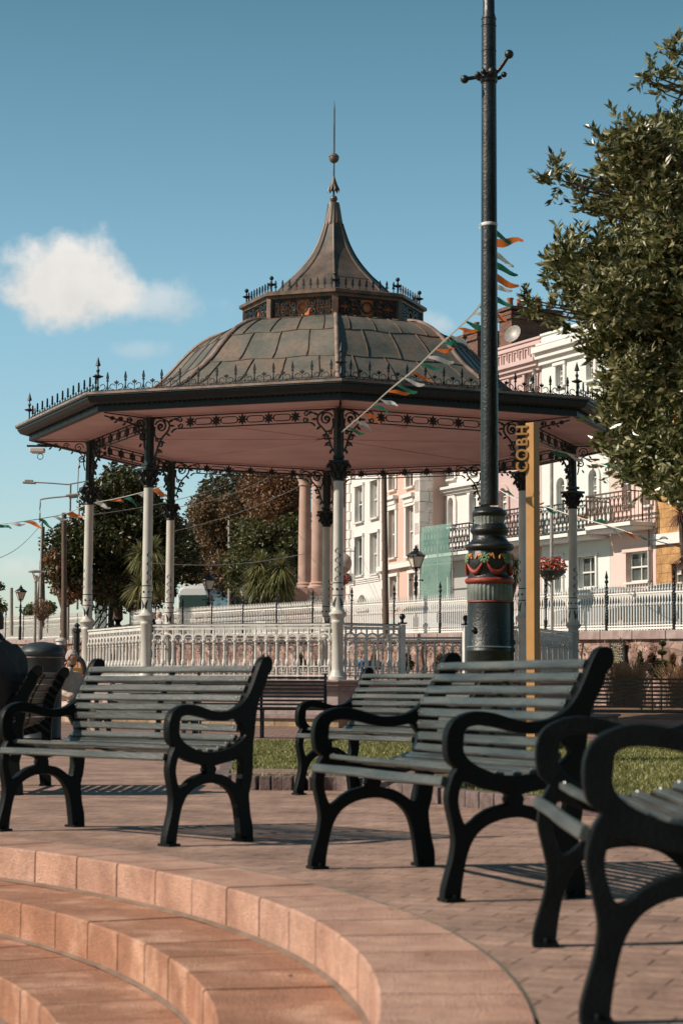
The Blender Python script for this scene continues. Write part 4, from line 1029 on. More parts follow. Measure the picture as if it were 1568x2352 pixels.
# plaque
sp1,zp1=hit(WA,WD,1408,1476); sp2,zp2=hit(WA,WD,1443,1526)
eR=-WD; rzW=math.atan2(eR.y,eR.x)
pq=thing('plaque','black memorial plaque with faint gold lines fixed to the stone wall','plaque',WP((sp1+sp2)/2,(zp1+zp2)/2,.12),rzW)
Wq=abs(sp1-sp2);Hq=abs(zp1-zp2)
mb=MB(); mb.box((0,0,0),(Wq,.05,Hq)); mb.build('slab',M['plaque'],pq,bevel=.005)
mb=MB()
for i in range(12):
    z=Hq*.42-i*Hq*.075; wd=Wq*(.35+.4*abs(math.sin(i*1.9+1))); x=-wd/2
    while x<wd/2:
        l=random.uniform(.03,.09); mb.box((x+l/2,-.027,z),(l,.004,.022)); x+=l+.025
mb.build('worn_lettering',M['gold'],pq)
# planting bed and ground behind the bandstand
def strip_quad(name,m,a,b,za,zb,offa,offb,n=30):
    mb=MB();vs=[]
    for i in range(n+1):
        s=a+(b-a)*i/n; vs+=[tuple(WP(s,za(s),offa)),tuple(WP(s,zb(s),offb))]
    mb.add(vs,[(2*i,2*i+1,2*i+3,2*i+2) for i in range(n)]); return structure(mb.build(name,m))
strip_quad('planting_bed',M['soil'],S0,S1,lambda s:.25,lambda s:.008,.05,2.6)
def hz(x,y,s): # street level terrain
    base=wz(min(max(s,-30),60))-.12
    d=max(0,y-96); k=min(1,max(0,(x+20)/9)) if x<-11 else 1
    k=k*k*(3-2*k); return base+d*.075*k
mb=MB(); vs=[];NS,NO=60,26
for i in range(NS+1):
    s=-60+220*i/NS
    for j in range(NO+1):
        o=-.3-(j/NO)**1.6*150
        p=WP(s,0,o); vs.append((p.x,p.y,hz(p.x,p.y,s) if s>-50 else wz(-30)))
mb.add(vs,[(i*(NO+1)+j,i*(NO+1)+j+1,(i+1)*(NO+1)+j+1,(i+1)*(NO+1)+j) for i in range(NS) for j in range(NO)])
structure(mb.build('street',M['tarmac'],smooth=180))
def tz(x,y):
    p=Vector((x,y,0))-WA; return hz(x,y,p.dot(WD))
# ------------------------------------------------------------------ houses
def wall_grid(mb,x0,x1,z0,z1,holes,rev=.2,y=0):
    xs=sorted({x0,x1,*[h[0] for h in holes],*[h[1] for h in holes]}); zs_=sorted({z0,z1,*[h[2] for h in holes],*[h[3] for h in holes]})
    for a,b in zip(xs,xs[1:]):
        for c,d in zip(zs_,zs_[1:]):
            mx,mz=(a+b)/2,(c+d)/2
            if any(h[0]<mx<h[1] and h[2]<mz<h[3] for h in holes): continue
            mb.add([(a,y,c),(b,y,c),(b,y,d),(a,y,d)],[(0,1,2,3)])
    for h in holes:
        a,b,c,d=h[:4]; arch=len(h)>4 and h[4]
        if arch:
            r=(b-a)/2; cx=(a+b)/2; cz=d-r; P=[(cx+r*math.cos(PI-PI*i/12),cz+r*math.sin(PI-PI*i/12)) for i in range(13)]
            for i in range(12):
                (p,q),(p2,q2)=P[i],P[i+1]
                mb.add([(p,y,q),(p2,y,q2),(p2,y,d),(p,y,d)],[(0,1,2,3)]); mb.add([(p,y,q),(p2,y,q2),(p2,y+rev,q2),(p,y+rev,q)],[(0,1,2,3)])
            dz_=cz
        else: mb.add([(a,y,d),(b,y,d),(b,y+rev,d),(a,y+rev,d)],[(0,1,2,3)]); dz_=d
        for x in (a,b): mb.add([(x,y,c),(x,y+rev,c),(x,y+rev,dz_),(x,y,dz_)],[(0,1,2,3)])
        mb.add([(a,y,c),(b,y,c),(b,y+rev,c),(a,y+rev,c)],[(0,1,2,3)])
def window(root,h,rev=.2,kind='sash',trim=.14,trimm=None,frame=None,y=0):
    a,b,c,d=h[:4]; arch=len(h)>4 and h[4]; w_=b-a; cx=(a+b)/2
    fm=frame or M['sash']; mb=MB(); yf=y+rev-.05; t=.055
    top=d-(w_/2 if arch else 0)
    mb.box((a+t/2,yf,(c+top)/2),(t,.06,top-c)); mb.box((b-t/2,yf,(c+top)/2),(t,.06,top-c)); mb.box((cx,yf,c+t/2),(w_-2*t,.06,t))
    mb.box((cx,yf,c-.04),(w_+.16,.16+2*rev,.07)) if True else None
    Z=Matrix(((1,0,0,0),(0,1,0,yf),(0,0,1,0),(0,0,0,1)))
    if arch:
        r=w_/2-t/2; mb.strip([(cx+r*math.cos(PI*i/12),top+r*math.sin(PI*i/12)) for i in range(13)],t,.06,Z)
        for q in (PI/3,2*PI/3): mb.strip([(cx,top),(cx+r*math.cos(q),top+r*math.sin(q))],.03,.05,Z)
        mb.box((cx,yf,top),(w_-2*t,.05,.04))
    else: mb.box((cx,yf,d-t/2),(w_-2*t,.06,t))
    if kind!='plain': mb.box((cx,yf-.01,(c+d)/2),(w_-2*t,.06,.055))
    if kind in('sash4','cross'): mb.box((cx,yf+.003,(c+top)/2),(.035,.05,top-c-2*t))
    if kind=='grid':
        mb.box((cx,yf+.003,(c+top)/2),(.03,.05,top-c-2*t))
        for q in (.25,.75): mb.box((cx,yf+.004,c+(top-c)*q),(w_-2*t,.045,.025))
    wo=mb.build('window',fm,root)
    if trim:
        mt=MB()
        if arch:
            r=w_/2+trim/2; mt.strip([(a-trim/2,c)]+[(cx+r*math.cos(PI-PI*i/14),top+r*math.sin(PI-PI*i/14)) for i in range(15)]+[(b+trim/2,c)],trim,.10,Matrix.Translation((0,y-.02,0)))
        else:
            mt.box((a-trim/2,y-.02,(c+d)/2),(trim,.1,d-c+.0)); mt.box((b+trim/2,y-.02,(c+d)/2),(trim,.1,d-c)); mt.box((cx,y-.03,d+trim/2),(w_+2*trim+.06,.14,trim))
        mt.build('surround',trimm or fm,wo)
    mp=MB(); mp.add([(a,yf+.04,c),(b,yf+.04,c),(b,yf+.04,d),(a,yf+.04,d)],[(0,1,2,3)])
    if not arch or True: mp.build('pane',M['glass'],wo)
    if random.random()<.7 and kind!='plain':
        q=random.choice((.25,.4,.55)); mc=MB(); rr_=(w_/2 if arch else 0); hb=(top-c)*q
        if random.random()<.5:
            mc.add([(a+.03,yf+.033,top-hb),(b-.03,yf+.033,top-hb),(b-.03,yf+.033,top),(a+.03,yf+.033,top)],[(0,1,2,3)])
        else:
            for s_ in (0,1):
                xs_=[(a+.03 if s_==0 else b-.03)+(1 if s_==0 else -1)*w_*.28*(k/6) for k in range(7)]
                vs=[(x,yf+.030+.003*(k%2),z) for k,x in enumerate(xs_) for z in (c+.03,top)]; mc.add(vs,[(2*k,2*k+1,2*k+3,2*k+2) for k in range(6)])
        mc.build('curtain',M['curtain'],wo)
    return wo
def render_mat(n,c,c2): return mat(n,c,.85,c2,.8,bump=.25,bscale=12,detail=8,lo=.3,hi=.75)
def facade_frame(P0,d):
    """d points away to the left; local x runs right, y inwards"""
    e=-d; return math.atan2(e.y,e.x)
F1P=Vector((7.88,68,0)); F1D=Vector((-.454,.891,0)); F1R=facade_frame(F1P,F1D)
F2P=Vector((3.05,75.25,0)); F2D=Vector((-.30,.954,0)).normalized(); F2R=facade_frame(F2P,F2D)
def house(label,P0,D,RZ,u0,u1,vtop,wm,wins,roofz=1.0,depth=8,cornices=(),name='terraced_house',group=None,umid=None,z0=1.2,floorband=None,trimm=None,slope=0):
    s0,_=hit(P0,D,u0,1300); s1,_=hit(P0,D,u1,1300)   # s0 > s1 (left is farther)
    um=umid or (u0+u1)/2; _,zt=hit(P0,D,um,vtop)
    o=P0+D*s0; r=thing(name,label,'house',(o.x,o.y,0),RZ,group); Wd=s0-s1
    X=lambda u,v=1300:(s0-hit(P0,D,u,v)[0])
    holes=[]
    for wdef in wins:
        ua,ub,va,vb=wdef[:4]; uc=(ua+ub)/2
        holes.append((max(.05,X(ua)),min(Wd-.05,X(ub)),hit(P0,D,uc,vb)[1],min(zt-.2,hit(P0,D,uc,va)[1]),wdef[4]=='arch'))
    mb=MB(); wall_grid(mb,0,Wd,z0,zt,holes)
    mb.add([(0,0,z0),(0,depth,z0),(0,depth,zt),(0,0,zt)],[(0,1,2,3)]); mb.add([(Wd,0,z0),(Wd,depth,z0),(Wd,depth,zt),(Wd,0,zt)],[(0,1,2,3)])
    mb.add([(0,depth,z0),(Wd,depth,z0),(Wd,depth,zt),(0,depth,zt)],[(0,1,2,3)])
    mb.box((Wd/2,.15,zt+.04),(Wd+.0,.42,.08))
    wall=mb.build('wall',wm,r)
    for h,wdef in zip(holes,wins):
        kd=wdef[5] if len(wdef)>5 else 'sash'
        window(r,h,kind=kd,trim=wdef[6] if len(wdef)>6 else .13,trimm=trimm or wm)
    mb=MB(); rz_=zt-.35; mb.add([(0,.35,rz_),(Wd,.35,rz_),(Wd,depth/2,rz_+roofz),(0,depth/2,rz_+roofz),(0,depth,rz_),(Wd,depth,rz_)],[(0,1,2,3),(3,2,5,4)])
    rf=mb.build('roof',M['slate'],r)
    for (v,hh,pr) in cornices:
        z=hit(P0,D,um,v)[1]; mb=MB()
        for q in range(3): mb.box((Wd/2,-pr*(q+1)/6-.001,z+hh*(q-1)/3+.0),(Wd+.02-.01*q,pr*(q+1)/3,hh/3-.002))
        mb.build('cornice',trimm or wm,r)
    return r,Wd,zt,X,holes
pinkd=render_mat('dusky_pink_render',(.55,.40,.375),(.63,.48,.455)); mint=render_mat('pale_mint_render',(.66,.70,.67),(.74,.77,.74))
pinkl=render_mat('light_pink_render',(.70,.52,.47),(.76,.6,.55)); whiter=render_mat('white_render',(.72,.68,.65),(.78,.74,.71)); pinkp=render_mat('peach_pink_render',(.66,.43,.35),(.72,.5,.42))
ochre=brickmat('ochre_ashlar',(.52,.29,.12),(.56,.32,.14),(.3,.16,.07),.62,.3,.012,mp=(PI/2,0,0)); trimw=render_mat('white_trim',(.74,.71,.67),(.79,.76,.73))
ashlar=brickmat('lined_render',(.78,.72,.68),(.8,.75,.71),(.45,.38,.35),.9,.42,.014,mp=(PI/2,0,0),nscale=.5)
G2='terraced houses facing the street'
hP,W_,z_,X_,h_=house('light pink terraced house with rusty balcony between the mint and ochre houses',F1P,F1D,F1R,1400,1505,700,pinkl,
  [(1432,1454,1095,1157,'r','sash'),(1432,1454,830,890,'r','sash'),(1440,1490,1267,1336,'r','cross',.16),(1480,1496,1090,1160,'r','sash')],cornices=((752,.4,.3),),group=G2)
hM,Wm,zm,Xm,hm=house('pale mint terraced house with tall arched first floor windows and white cornice',F1P,F1D,F1R,1244,1399.6,750,mint,
  [(1281,1300,1097,1192,'arch','grid',.16),(1355,1374,1078,1174,'arch','grid',.16),(1280,1297,838,886,'r','grid'),(1351,1368,812,872,'r','grid'),
   (1329,1368,1278,1350,'r','cross',.1),(1276,1291,1278,1412,'r','plain',.1),(1252,1262,1290,1400,'r','plain',.08)],cornices=((800,.62,.45),(776,.2,.25),(968,.25,.12)),group=G2,trimm=trimw)
hD,Wd_,zd,Xd,hd=house('dusky pink terraced house with panelled parapet behind the lamppost',F1P,F1D,F1R,1131,1243.6,792,pinkd,
  [(1147,1166,1121,1184,'arch','grid',.14),(1208,1226,855,900,'r','sash'),(1153,1168,882,925,'r','sash'),(1196,1212,1098,1170,'arch','grid',.14),(1148,1170,1300,1372,'r','cross',.1),(1205,1228,1290,1362,'r','cross',.1)],cornices=((850,.45,.35),),group=G2)
mb=MB()  # raised fret panels on the parapet
zc_=hit(F1P,F1D,1187,822)[1]; n=9
for i in range(n):
    x0=Wd_*(i+.2)/n; x1=Wd_*(i+.8)/n
    Mq=Matrix.Translation((0,-.03,0))
    mb.strip([(x0,zc_-.2),(x0,zc_+.22),(x1,zc_+.22),(x1,zc_-.2+.1 if i%2 else zc_)],.06,.06,Mq)
mb.strip([(0,zc_+.32),(Wd_,zc_+.32)],.06,.08,Matrix.Translation((0,-.03,0))); mb.strip([(0,zc_-.32),(Wd_,zc_-.32)],.06,.08,Matrix.Translation((0,-.03,0)))
mb.build('parapet_fret',pinkd,hD)
hW,Ww,zw,Xw,hw_=house('white terraced house with dark arched windows partly wrapped in green netting',F1P,F1D,F1R,1014,1130.6,860,whiter,
  [(1031,1043,1143,1209,'arch','cross',.2),(1080,1096,1126,1202,'arch','cross',.2),(1030,1045,1035,1100,'r','sash'),(1078,1094,1022,1088,'r','sash'),(1031,1040,1311,1400,'r','plain',.06),(1085,1105,1300,1375,'r','cross',.08)],cornices=((1122,.3,.35),(905,.4,.4)),group=G2)
hO,Wo,zo,Xo,ho=house('ochre ashlar terraced house at the right edge with a white string course',F1P,F1D,F1R,1505.4,1640,640,ochre,
  [(1545,1575,1294,1340,'r','cross',.1),(1545,1570,1090,1150,'r','sash'),(1600,1625,1080,1145,'r','sash')],cornices=((690,.4,.4),),group=G2)
mb=MB(); zq_=hit(F1P,F1D,1530,1238)[1]; mb.box((Wo/2,-.06,zq_),(Wo,.14,.35)); mb.build('string_course',trimw,hO)
for root_,wd_,zt_,m_ in ((hD,Wd_,zd,M['galv']),(hW,Ww,zw,M['black']),(hP,W_,z_,M['galv'])):
    mb=MB(); x=wd_-.22; mb.tube([(x,-.1,1.6),(x,-.1,zt_-1.4),(x+.02,-.2,zt_-1.1)],.05,7)
    for q in range(6): mb.box((x,-.07,2.2+q*(zt_-4)/5),(.16,.1,.05))
    mb.build('downpipe',m_,root_)
# stepping parapet piers and chimneys
def chimney(root,u,Ydepth,vtop,w_,d_,hgt,npots,label=None):
    mb=MB(); p=at(u,vtop,Ydepth); Mi=root.matrix_basis.inverted() if False else None
    c=thing('chimney_stack',label,'chimney',(p.x,p.y,p.z-hgt),F1R) 
    mb.box((0,0,hgt*.4),(w_,d_,hgt*.8)); mb.box((0,0,hgt*.83),(w_+.16,d_+.16,.14)); mb.box((0,0,hgt*.9),(w_+.06,d_+.06,.12)); mb.box((0,0,hgt*.97),(w_+.2,d_+.2,.12))
    mb.build('stack',M['chimbrick'],c)
    for i in range(npots):
        mp=MB(); y=-d_/2+d_*(i+.5)/npots; mp.lathe([(.13,hgt+.0),(.11,hgt+.3),(.14,hgt+.33),(.14,hgt+.38)],10,c=(0,y)); mp.build('chimney_pot',M['terracotta'] if i<npots-1 else M['galv'],c,smooth=50)
chimney(None,1215,74.5,712,.9,2.2,2.6,5,'large dark brick chimney stack with clay pots above the pink parapet')
chimney(None,1112,84,762,.8,1.2,2.2,3,'lower brick chimney stack half hidden behind the lamppost')
chimney(None,1080,90,775,.8,1.2,2.0,2,'farthest brick chimney stack left of the lamppost')
p=at(1180,770,71.5); sd=thing('satellite_dish','small grey satellite dish on the pink parapet','satellite dish',p,-.5)
mb=MB(); mb.lathe([(.02,0),(.15,.02),(.26,.06),(.36,.12),(.355,.13),(.25,.075),(.15,.035),(.02,.015)],16)
o=mb.build('dish',M['galv'],sd,smooth=50); o.rotation_euler=(math.radians(70),0,math.radians(-10))
mb=MB(); mb.bar((0,.02,0),(0,.1,-.45),.04,.04); mb.build('bracket',M['black'],sd)
# balcony across mint and pink houses
def lattice(mb,L_,z0,h,y,pitch=.3,scr=True):
    Mq=Matrix.Translation((0,y,0))
    mb.strip([(0,z0),(L_,z0)],.04,.05,Mq); mb.strip([(0,z0+h),(L_,z0+h)],.05,.06,Mq); mb.strip([(0,z0+h*.86),(L_,z0+h*.86)],.025,.04,Mq)
    n=round(L_/pitch)
    for i in range(n):
        x=L_*(i+.5)/n; q=L_/n/2
        for s in (-1,1):
            mb.strip([(x+s*q*math.sin(t*PI/2)*.9,z0+h*.86*t/4) for t in (0,.5,1,1.5,2,2.5,3,3.5,4)],.022,.02,Mq)
        mb.strip([(x,z0+h*.3),(x,z0+h*.45),(x,z0+h*.6)],[.01,.09,.01],.02,Mq); mb.strip([(x+q,z0),(x+q,z0+h)],.02,.02,Mq)
def balcony(root,W__,z,m,pr=.95,label=None,x0=0,side=True):
    mb=MB(); mb.box((x0+W__/2,-pr/2,z-.08),(W__,pr,.12)); mb.box((x0+W__/2,-pr/2+.05,z-.2),(W__-.1,pr-.2,.1)); b=mb.build('balcony',trimw,root)
    mb=MB(); Mx=MB(); lattice(mb,W__,z,1.0,-pr+.04,pitch=.24); 
    for i in range(len(mb.v)): mb.v[i]=(mb.v[i][0]+x0,mb.v[i][1],mb.v[i][2])
    for x in (x0,x0+W__):
        for y in (-pr+.04,-pr/2): mb.bar((x,y,z),(x,y,z+1.0),.035,.035)
        mb.bar((x,-pr+.04,z+.98),(x,0,z+.98),.04,.04)
        for q in range(6): mb.bar((x,-pr+.04+q*.15,z),(x,-pr+.04+q*.15,z+1),.015,.015)
    mb.build('balcony_railing',m,b)
zb1=hit(F1P,F1D,1300,1232)[1]
balcony(hM,Wm-.02,zb1,M['black'])
zb2=hit(F1P,F1D,1450,1205)[1]
balcony(hP,W_-.02,zb2,M['ironbrown'],1.0)
zb3=hit(F1P,F1D,1190,1240)[1]; balcony(hD,Wd_-.02,zb3,M['black'],.9)
zb4=hit(F1P,F1D,1040,1275)[1]; balcony(hW,Ww-.1,zb4,M['black'],1.0)
# green netting on scaffold in front of the white house
s_a,_=hit(F1P,F1D,1032,1300); pN=F1P+F1D*s_a
nt_=thing('scaffold','scaffold wrapped in torn green netting against the white house','scaffold',(pN.x,pN.y,tz(pN.x,pN.y)),F1R)
zt1=hit(F1P,F1D,1055,1211)[1]-tz(pN.x,pN.y)
Wn=s_a-hit(F1P,F1D,1100,1300)[0]
mb=MB();vs=[];
for i in range(25):
    for j in range(17):
        x=Wn*i/24; z=zt1*j/16; vs.append((x+.05*math.sin(j*1.3)*(i in(0,24)),-1.25+.03*math.sin(i*1.1+j*.7)-.04*abs(math.sin(j*PI/4)),z))
mb.add(vs,[(i*17+j,i*17+j+1,(i+1)*17+j+1,(i+1)*17+j) for i in range(24) for j in range(16)])
for j in range(16): 
    pass
mb.build('netting',M['net'],nt_,smooth=180)
mb=MB()
for x in (0,Wn*.5,Wn): mb.tube([(x,-1.18,0),(x,-1.18,zt1)],.03,6)
for z in (zt1*.33,zt1*.66,zt1-.1): mb.tube([(0,-1.18,z),(Wn,-1.18,z)],.03,6)
mb.build('scaffold_tubes',M['galv'],nt_)
# corner block: white and pink gabled building
hL,Wl,zl_,Xl,hl=house('peach pink townhouse with white window surrounds at the street corner',F2P,F2D,F2R,873.5,965,905,pinkp,
  [(894,909,1062,1126,'r','sash',.16),(934,951,1048,1118,'r','sash',.16),(894,909,1172,1281,'r','sash',.2),(934,952,1162,1277,'r','sash',.2),(897,914,1324,1397,'r','sash',.12),(942,959,1316,1392,'r','sash',.12)],cornices=((930,.5,.4),),trimm=trimw,name='townhouse')
mb=MB(); z0_=hit(F2P,F2D,920,1302)[1]; mb.box((Wl/2,-.05,z0_/2+.6),(Wl,.098,z0_-1.2)); 
mbb=MB(); 
for zq in [hit(F2P,F2D,920,v)[1] for v in (1300,)]: mbb.box((Wl/2,-.1,zq),(Wl,.2,.2))
mbb.build('string_course',trimw,hL)
mb=MB(); zz0=1.2
i=0; z=zz0
while z<zl_-.3:
    w_=.62 if i%2 else .42; mb.box((Wl-w_/2+.03,-.02,z+.19),(w_,.08,.37)); mb.box((w_/2-.0,-.02,z+.19),(w_*.5,.08,.37)); z+=.4; i+=1
mb.build('quoins',trimw,hL)
for u,v in ((921-19.5,1145),(943,1139)):
    mb=MB(); z=hit(F2P,F2D,u,v)[1]; mb.box((Xl(u),-.12,z),(1.35,.24,.14)); mb.box((Xl(u),-.08,z-.16),(1.1,.12,.24))
    mb.build('window_hood',trimw,hL)
hK,Wk,zk,Xk,hk=house('white townhouse with grey ground floor and a bed and breakfast sign',F2P,F2D,F2R,797,873,915,whiter,
  [(817,834,1117,1199,'r','sash',.12),(852,869,1104,1189,'r','sash',.12),(817,834,1233,1322,'r','sash',.12),(852,869,1224,1318,'r','sash',.12),(822,846,1366,1400,'arch','cross',.1),(817,833,1010,1075,'r','sash',.12),(852,868,995,1060,'r','sash',.12)],cornices=((940,.5,.4),(1334,.22,.1)),trimm=trimw,name='townhouse')
mb=MB(); zg0=1.2; zg1=hit(F2P,F2D,835,1338)[1]
i=0;z=1.2
while z<zk-.3:
    mb.box(((.55 if i%2 else .38)/2,-.02,z+.19),((.55 if i%2 else .38),.08,.37)); z+=.4; i+=1
mb.build('quoins',trimw,hK)
# return wall of the corner block
pc=F2P; q_=F1P+F1D*hit(F1P,F1D,1015,1300)[0]
rw=thing('return_wall','lined grey return wall with quoins at the corner of the townhouse','wall',(pc.x-.02,pc.y-.22,0),math.atan2((q_-pc).y,(q_-pc).x)-0)
Lr=(q_-pc).length; mb=MB(); mb.box((Lr/2+.05,.2,zl_/2+.5),(Lr+.1,.36,zl_-1)); mb.build('ashlar_face',ashlar,rw)
mb=MB(); z=1.2;i=0
while z<zl_-.3: w_=.38 if i%2 else .26; mb.box((w_/2-.02,-.01,z+.19),(w_,.06,.37)); z+=.4;i+=1
mb.build('quoins',trimw,rw)
# B&B sign
p=at(790,1330,79); sgn=thing('hanging_sign','oval bed and breakfast sign on a bracket at the white townhouse','sign',(p.x,p.y-.3,p.z))
mb=MB(); mb.lathe([(.48,0),(.5,.02),(.5,.06),(.48,.08)],20); o=mb.build('oval_board',M['coping'],sgn,smooth=50); o.rotation_euler=(PI/2,0,0); o.location=(0,0,.62); o.scale=(.62,.8,1)
mb=MB(); mb.box((0,-.02,0),(.75,.06,.42)); mb.build('name_board',M['carwhite'],sgn)
text_mesh('B&B',.34,.005,'lettering',M['black'],sgn,Matrix.Translation((0,-.06,0))@Matrix.Rotation(PI/2,4,'X'))
mb=MB(); mb.bar((.42,0,-.3),(.42,0,1.3),.04,.04); mb.bar((.42,0,1.12),(-.3,0,1.12),.03,.03); mb.build('bracket',M['black'],sgn)
# portico building
pp_=at(760,1385,92); pb=thing('portico_building','classical sandstone building with tall round columns behind the bandstand','building',(pp_.x,pp_.y,0))
colst=mat('pink_column_stone',(.46,.29,.23),.8,(.56,.38,.31),2,bump=.3); pst=brickmat('pink_block_wall',(.5,.33,.27),(.56,.39,.33),(.3,.2,.17),.9,.4,.014,mp=(PI/2,0,0))
x0=at(738,1385,93).x-pp_.x; x1=at(803,1385,93).x-pp_.x
mb=MB(); mb.box(((x0+x1)/2+1.5,5.0,8),(x1-x0+3,8,16)); mb.build('body_wall',pst,pb)
for u,v,Y in ((699,1385,88),(729,1385,85.5),(760,1385,88),(790,1385,88)):
    b_=at(u,v,Y); t_=at(u,1118,Y); rr=.30 if u!=729 else .29
    mb=MB(); lx,ly=b_.x-pp_.x,b_.y-pp_.y; z0=b_.z
    mb.box((lx,ly,z0-.2),(1.15,1.15,.5)); mb.box((lx,ly,z0+.35),(.9,.9,.6)); mb.lathe([(.44,z0+.65),(.44,z0+.72),(.36,z0+.8),(.38,z0+.86),(rr,z0+.95)],16,c=(lx,ly)); ped=mb.build('column_pedestal',colst,pb,smooth=30)
    mb=MB(); mb.lathe([(rr,z0+.95),(rr*.98,z0+3),(rr*.86,t_.z)],24,c=(lx,ly)); mb.build('column',colst,pb,smooth=50)
    mb=MB(); mb.lathe([(rr*.86,t_.z),(rr*1.05,t_.z+.05),(rr*.95,t_.z+.2),(rr*1.5,t_.z+.5)],12,c=(lx,ly)); mb.box((lx,ly,t_.z+.55),(.85,.85,.1)); mb.build('column_capital',colst,pb,smooth=40)
tz_=at(745,1118,88).z
mb=MB(); mb.box((0.1,-4.3,tz_+1.0),(3.2,5.2,.8)); mb.box((0.1,-4.3,tz_+1.5),(3.6,5.6,.25)); mb.build('entablature',colst,pb)
mb=MB(); 
for i in range(3): mb.box((0,-5-.3*i,at(745,1385,86).z-.5-.17*i),(4.2,6,.17))
mb.build('portico_steps',colst,pb)
p=at(726,1377,83.5); so_=thing('sold_sign','estate agent board reading SOLD fixed at the portico foot','sign',(p.x,p.y,p.z))
mb=MB(); mb.box((0,0,.04),(.78,.04,.3)); mb.box((0,.001,-.2),(.78,.036,.18)); mb.build('board',M['coping'],so_); mb=MB(); mb.box((0,-.0,-.2),(.74,.05,.16)); mb.build('colour_band',M['orange'],so_)
text_mesh('SOLD',.22,.004,'lettering',M['sash'],so_,Matrix.Translation((0,-.03,.04))@Matrix.Rotation(PI/2,4,'X'))
# ------------------------------------------------------------------ vegetation
def leaf_cluster(mb,c,rad,n,size,flat=1.0,droop=0,elong=1.8,fold=.25,jit=1.0):
    for _ in range(n):
        # points biased to the outside of the clump
        d=Vector((random.gauss(0,1),random.gauss(0,1),random.gauss(0,1))); d.normalize(); rr=random.random()**.38
        p=Vector(c)+Vector((d.x*rad[0]*rr,d.y*rad[1]*rr,d.z*rad[2]*rr))
        a=Vector((random.gauss(0,1)+d.x*.8,random.gauss(0,1)+d.y*.8,random.gauss(0,.8)+.25-droop)); a.normalize()
        b=a.cross(Vector((random.gauss(0,1),random.gauss(0,1),random.gauss(0,1)))); 
        if b.length<.01: continue
        b.normalize(); nn=a.cross(b); s=size*random.uniform(.65,1.25)*.5; t=s/elong
        mb.add([p-a*s,p+b*t+nn*t*fold*2-a*s*.1,p+a*s,p-b*t+nn*t*fold*2-a*s*.1],[(0,1,2),(0,2,3)])
def limb(mb,pts,r0,r1,n=7):
    P=cat(pts,4); k=len(P); mb.tube(P,1,n,scl=[r0+(r1-r0)*i/(k-1) for i in range(k)])
def tree(name,label,base,h,clumps,lm,nl,size,trunk_r=.2,group=None,top=None,elong=1.8,rdm=1.0,bark=None,cat_='tree'):
    r=thing(name,label,cat_,base,0,group); mb=MB(); B=Vector(base)
    top=top or Vector((0,0,h*.6))
    limb(mb,[(0,0,-.2),(0.03,0,h*.15),(top[0]*.6,top[1]*.6,h*.35),tuple(top)],trunk_r,trunk_r*.4)
    tot=sum(c[3]*c[3] for c in clumps)
    for (x,y,z,rr) in clumps:
        if random.random()<.85: limb(mb,[(top[0]*.5,top[1]*.5,h*.3+random.random()*h*.15),((x-B.x)*.6,(y-B.y)*.6,(z-B.z)*.8),(x-B.x,y-B.y,z-B.z)],trunk_r*.35,.015,5)
    mb.build('trunk',bark or M['bark'],r,smooth=60)
    mb=MB()
    for (x,y,z,rr) in clumps:
        leaf_cluster(mb,(x-B.x,y-B.y,z-B.z),(rr,rr*rdm,rr*.85),max(8,int(nl*rr*rr/tot)),size,elong=elong)
    mb.build('crown',lm,r); return r
def clumps_from(poly,Y,depth,n,r0,r1):
    out=[]; us=[p[0] for p in poly]; vs_=[p[1] for p in poly]
    def ins(x,y):
        c=False
        for i in range(len(poly)):
            (x1,y1),(x2,y2)=poly[i],poly[i-1]
            if (y1>y)!=(y2>y) and x<(x2-x1)*(y-y1)/(y2-y1)+x1: c=not c
        return c
    while len(out)<n:
        u=random.uniform(min(us),max(us)); v=random.uniform(min(vs_),max(vs_))
        if not ins(u,v): continue
        y=Y+random.uniform(-depth,depth); p=at(u,v,y); out.append((p.x,p.y,p.z,random.uniform(r0,r1)))
    return out
# right foreground tree: crown lobes placed where its boughs stand
TY=15.0
polyR=[(1590,300),(1500,320),(1440,350),(1400,390),(1375,450),(1400,520),(1340,570),(1305,625),(1320,690),(1370,730),(1385,800),(1385,870),(1410,930),(1430,1000),(1440,1060),(1500,1085),(1600,1095),(1900,1000),(1900,300)]
cl=clumps_from(polyR,TY,1.5,185,.2,.38)
for (u,v,r) in ((1268,410,.07),(1285,425,.06),(1315,430,.07),(1262,385,.04),(1345,450,.12),(1340,480,.12),(1385,415,.12),(1420,355,.13),(1460,330,.12),(1500,305,.13),(1550,300,.14),(1475,180,.06),(1490,170,.06),(1510,190,.07),(1530,110,.07),(1550,150,.09),(1575,190,.1),(1525,215,.06),(1565,120,.08),
                (1290,600,.09),(1300,640,.12),(1310,560,.08),(1215,690,.06),(1240,700,.07),(1270,712,.08),(1300,735,.1),(1225,715,.04),(1345,760,.12),(1370,820,.12),(1395,880,.12),(1385,955,.11),(1400,1010,.12),(1430,1070,.11),(1470,1095,.12),(1530,1110,.1),(1540,1125,.07),(1560,1120,.1)):
    p=at(u,v,TY+random.uniform(-.5,.3)); cl.append((p.x,p.y,p.z,r))
base=(5.6,TY+.3,.08)
rt=thing('evergreen_tree','large glossy olive leaved tree filling the right edge in front of the pink houses','tree',base)
mb=MB(); limb(mb,[(0,0,-.1),(.1,0,1),(-.1,.1,2.2),(-.3,0,3.6),(-.5,0,5.2)],.2,.07,10)
B=Vector(base)
for (x,y,z,r) in cl:
    if r<.15 or random.random()<.3:
        a=Vector((-.2,0,max(1.6,min(5,(z-B.z)*.75)))); e_=Vector((x,y,z))-B; m_=a.lerp(e_,.55)+Vector((0,0,.12)); limb(mb,[a,m_,e_],.035,.005,5)
mb.build('trunk',M['bark'],rt,smooth=60)
mb=MB()
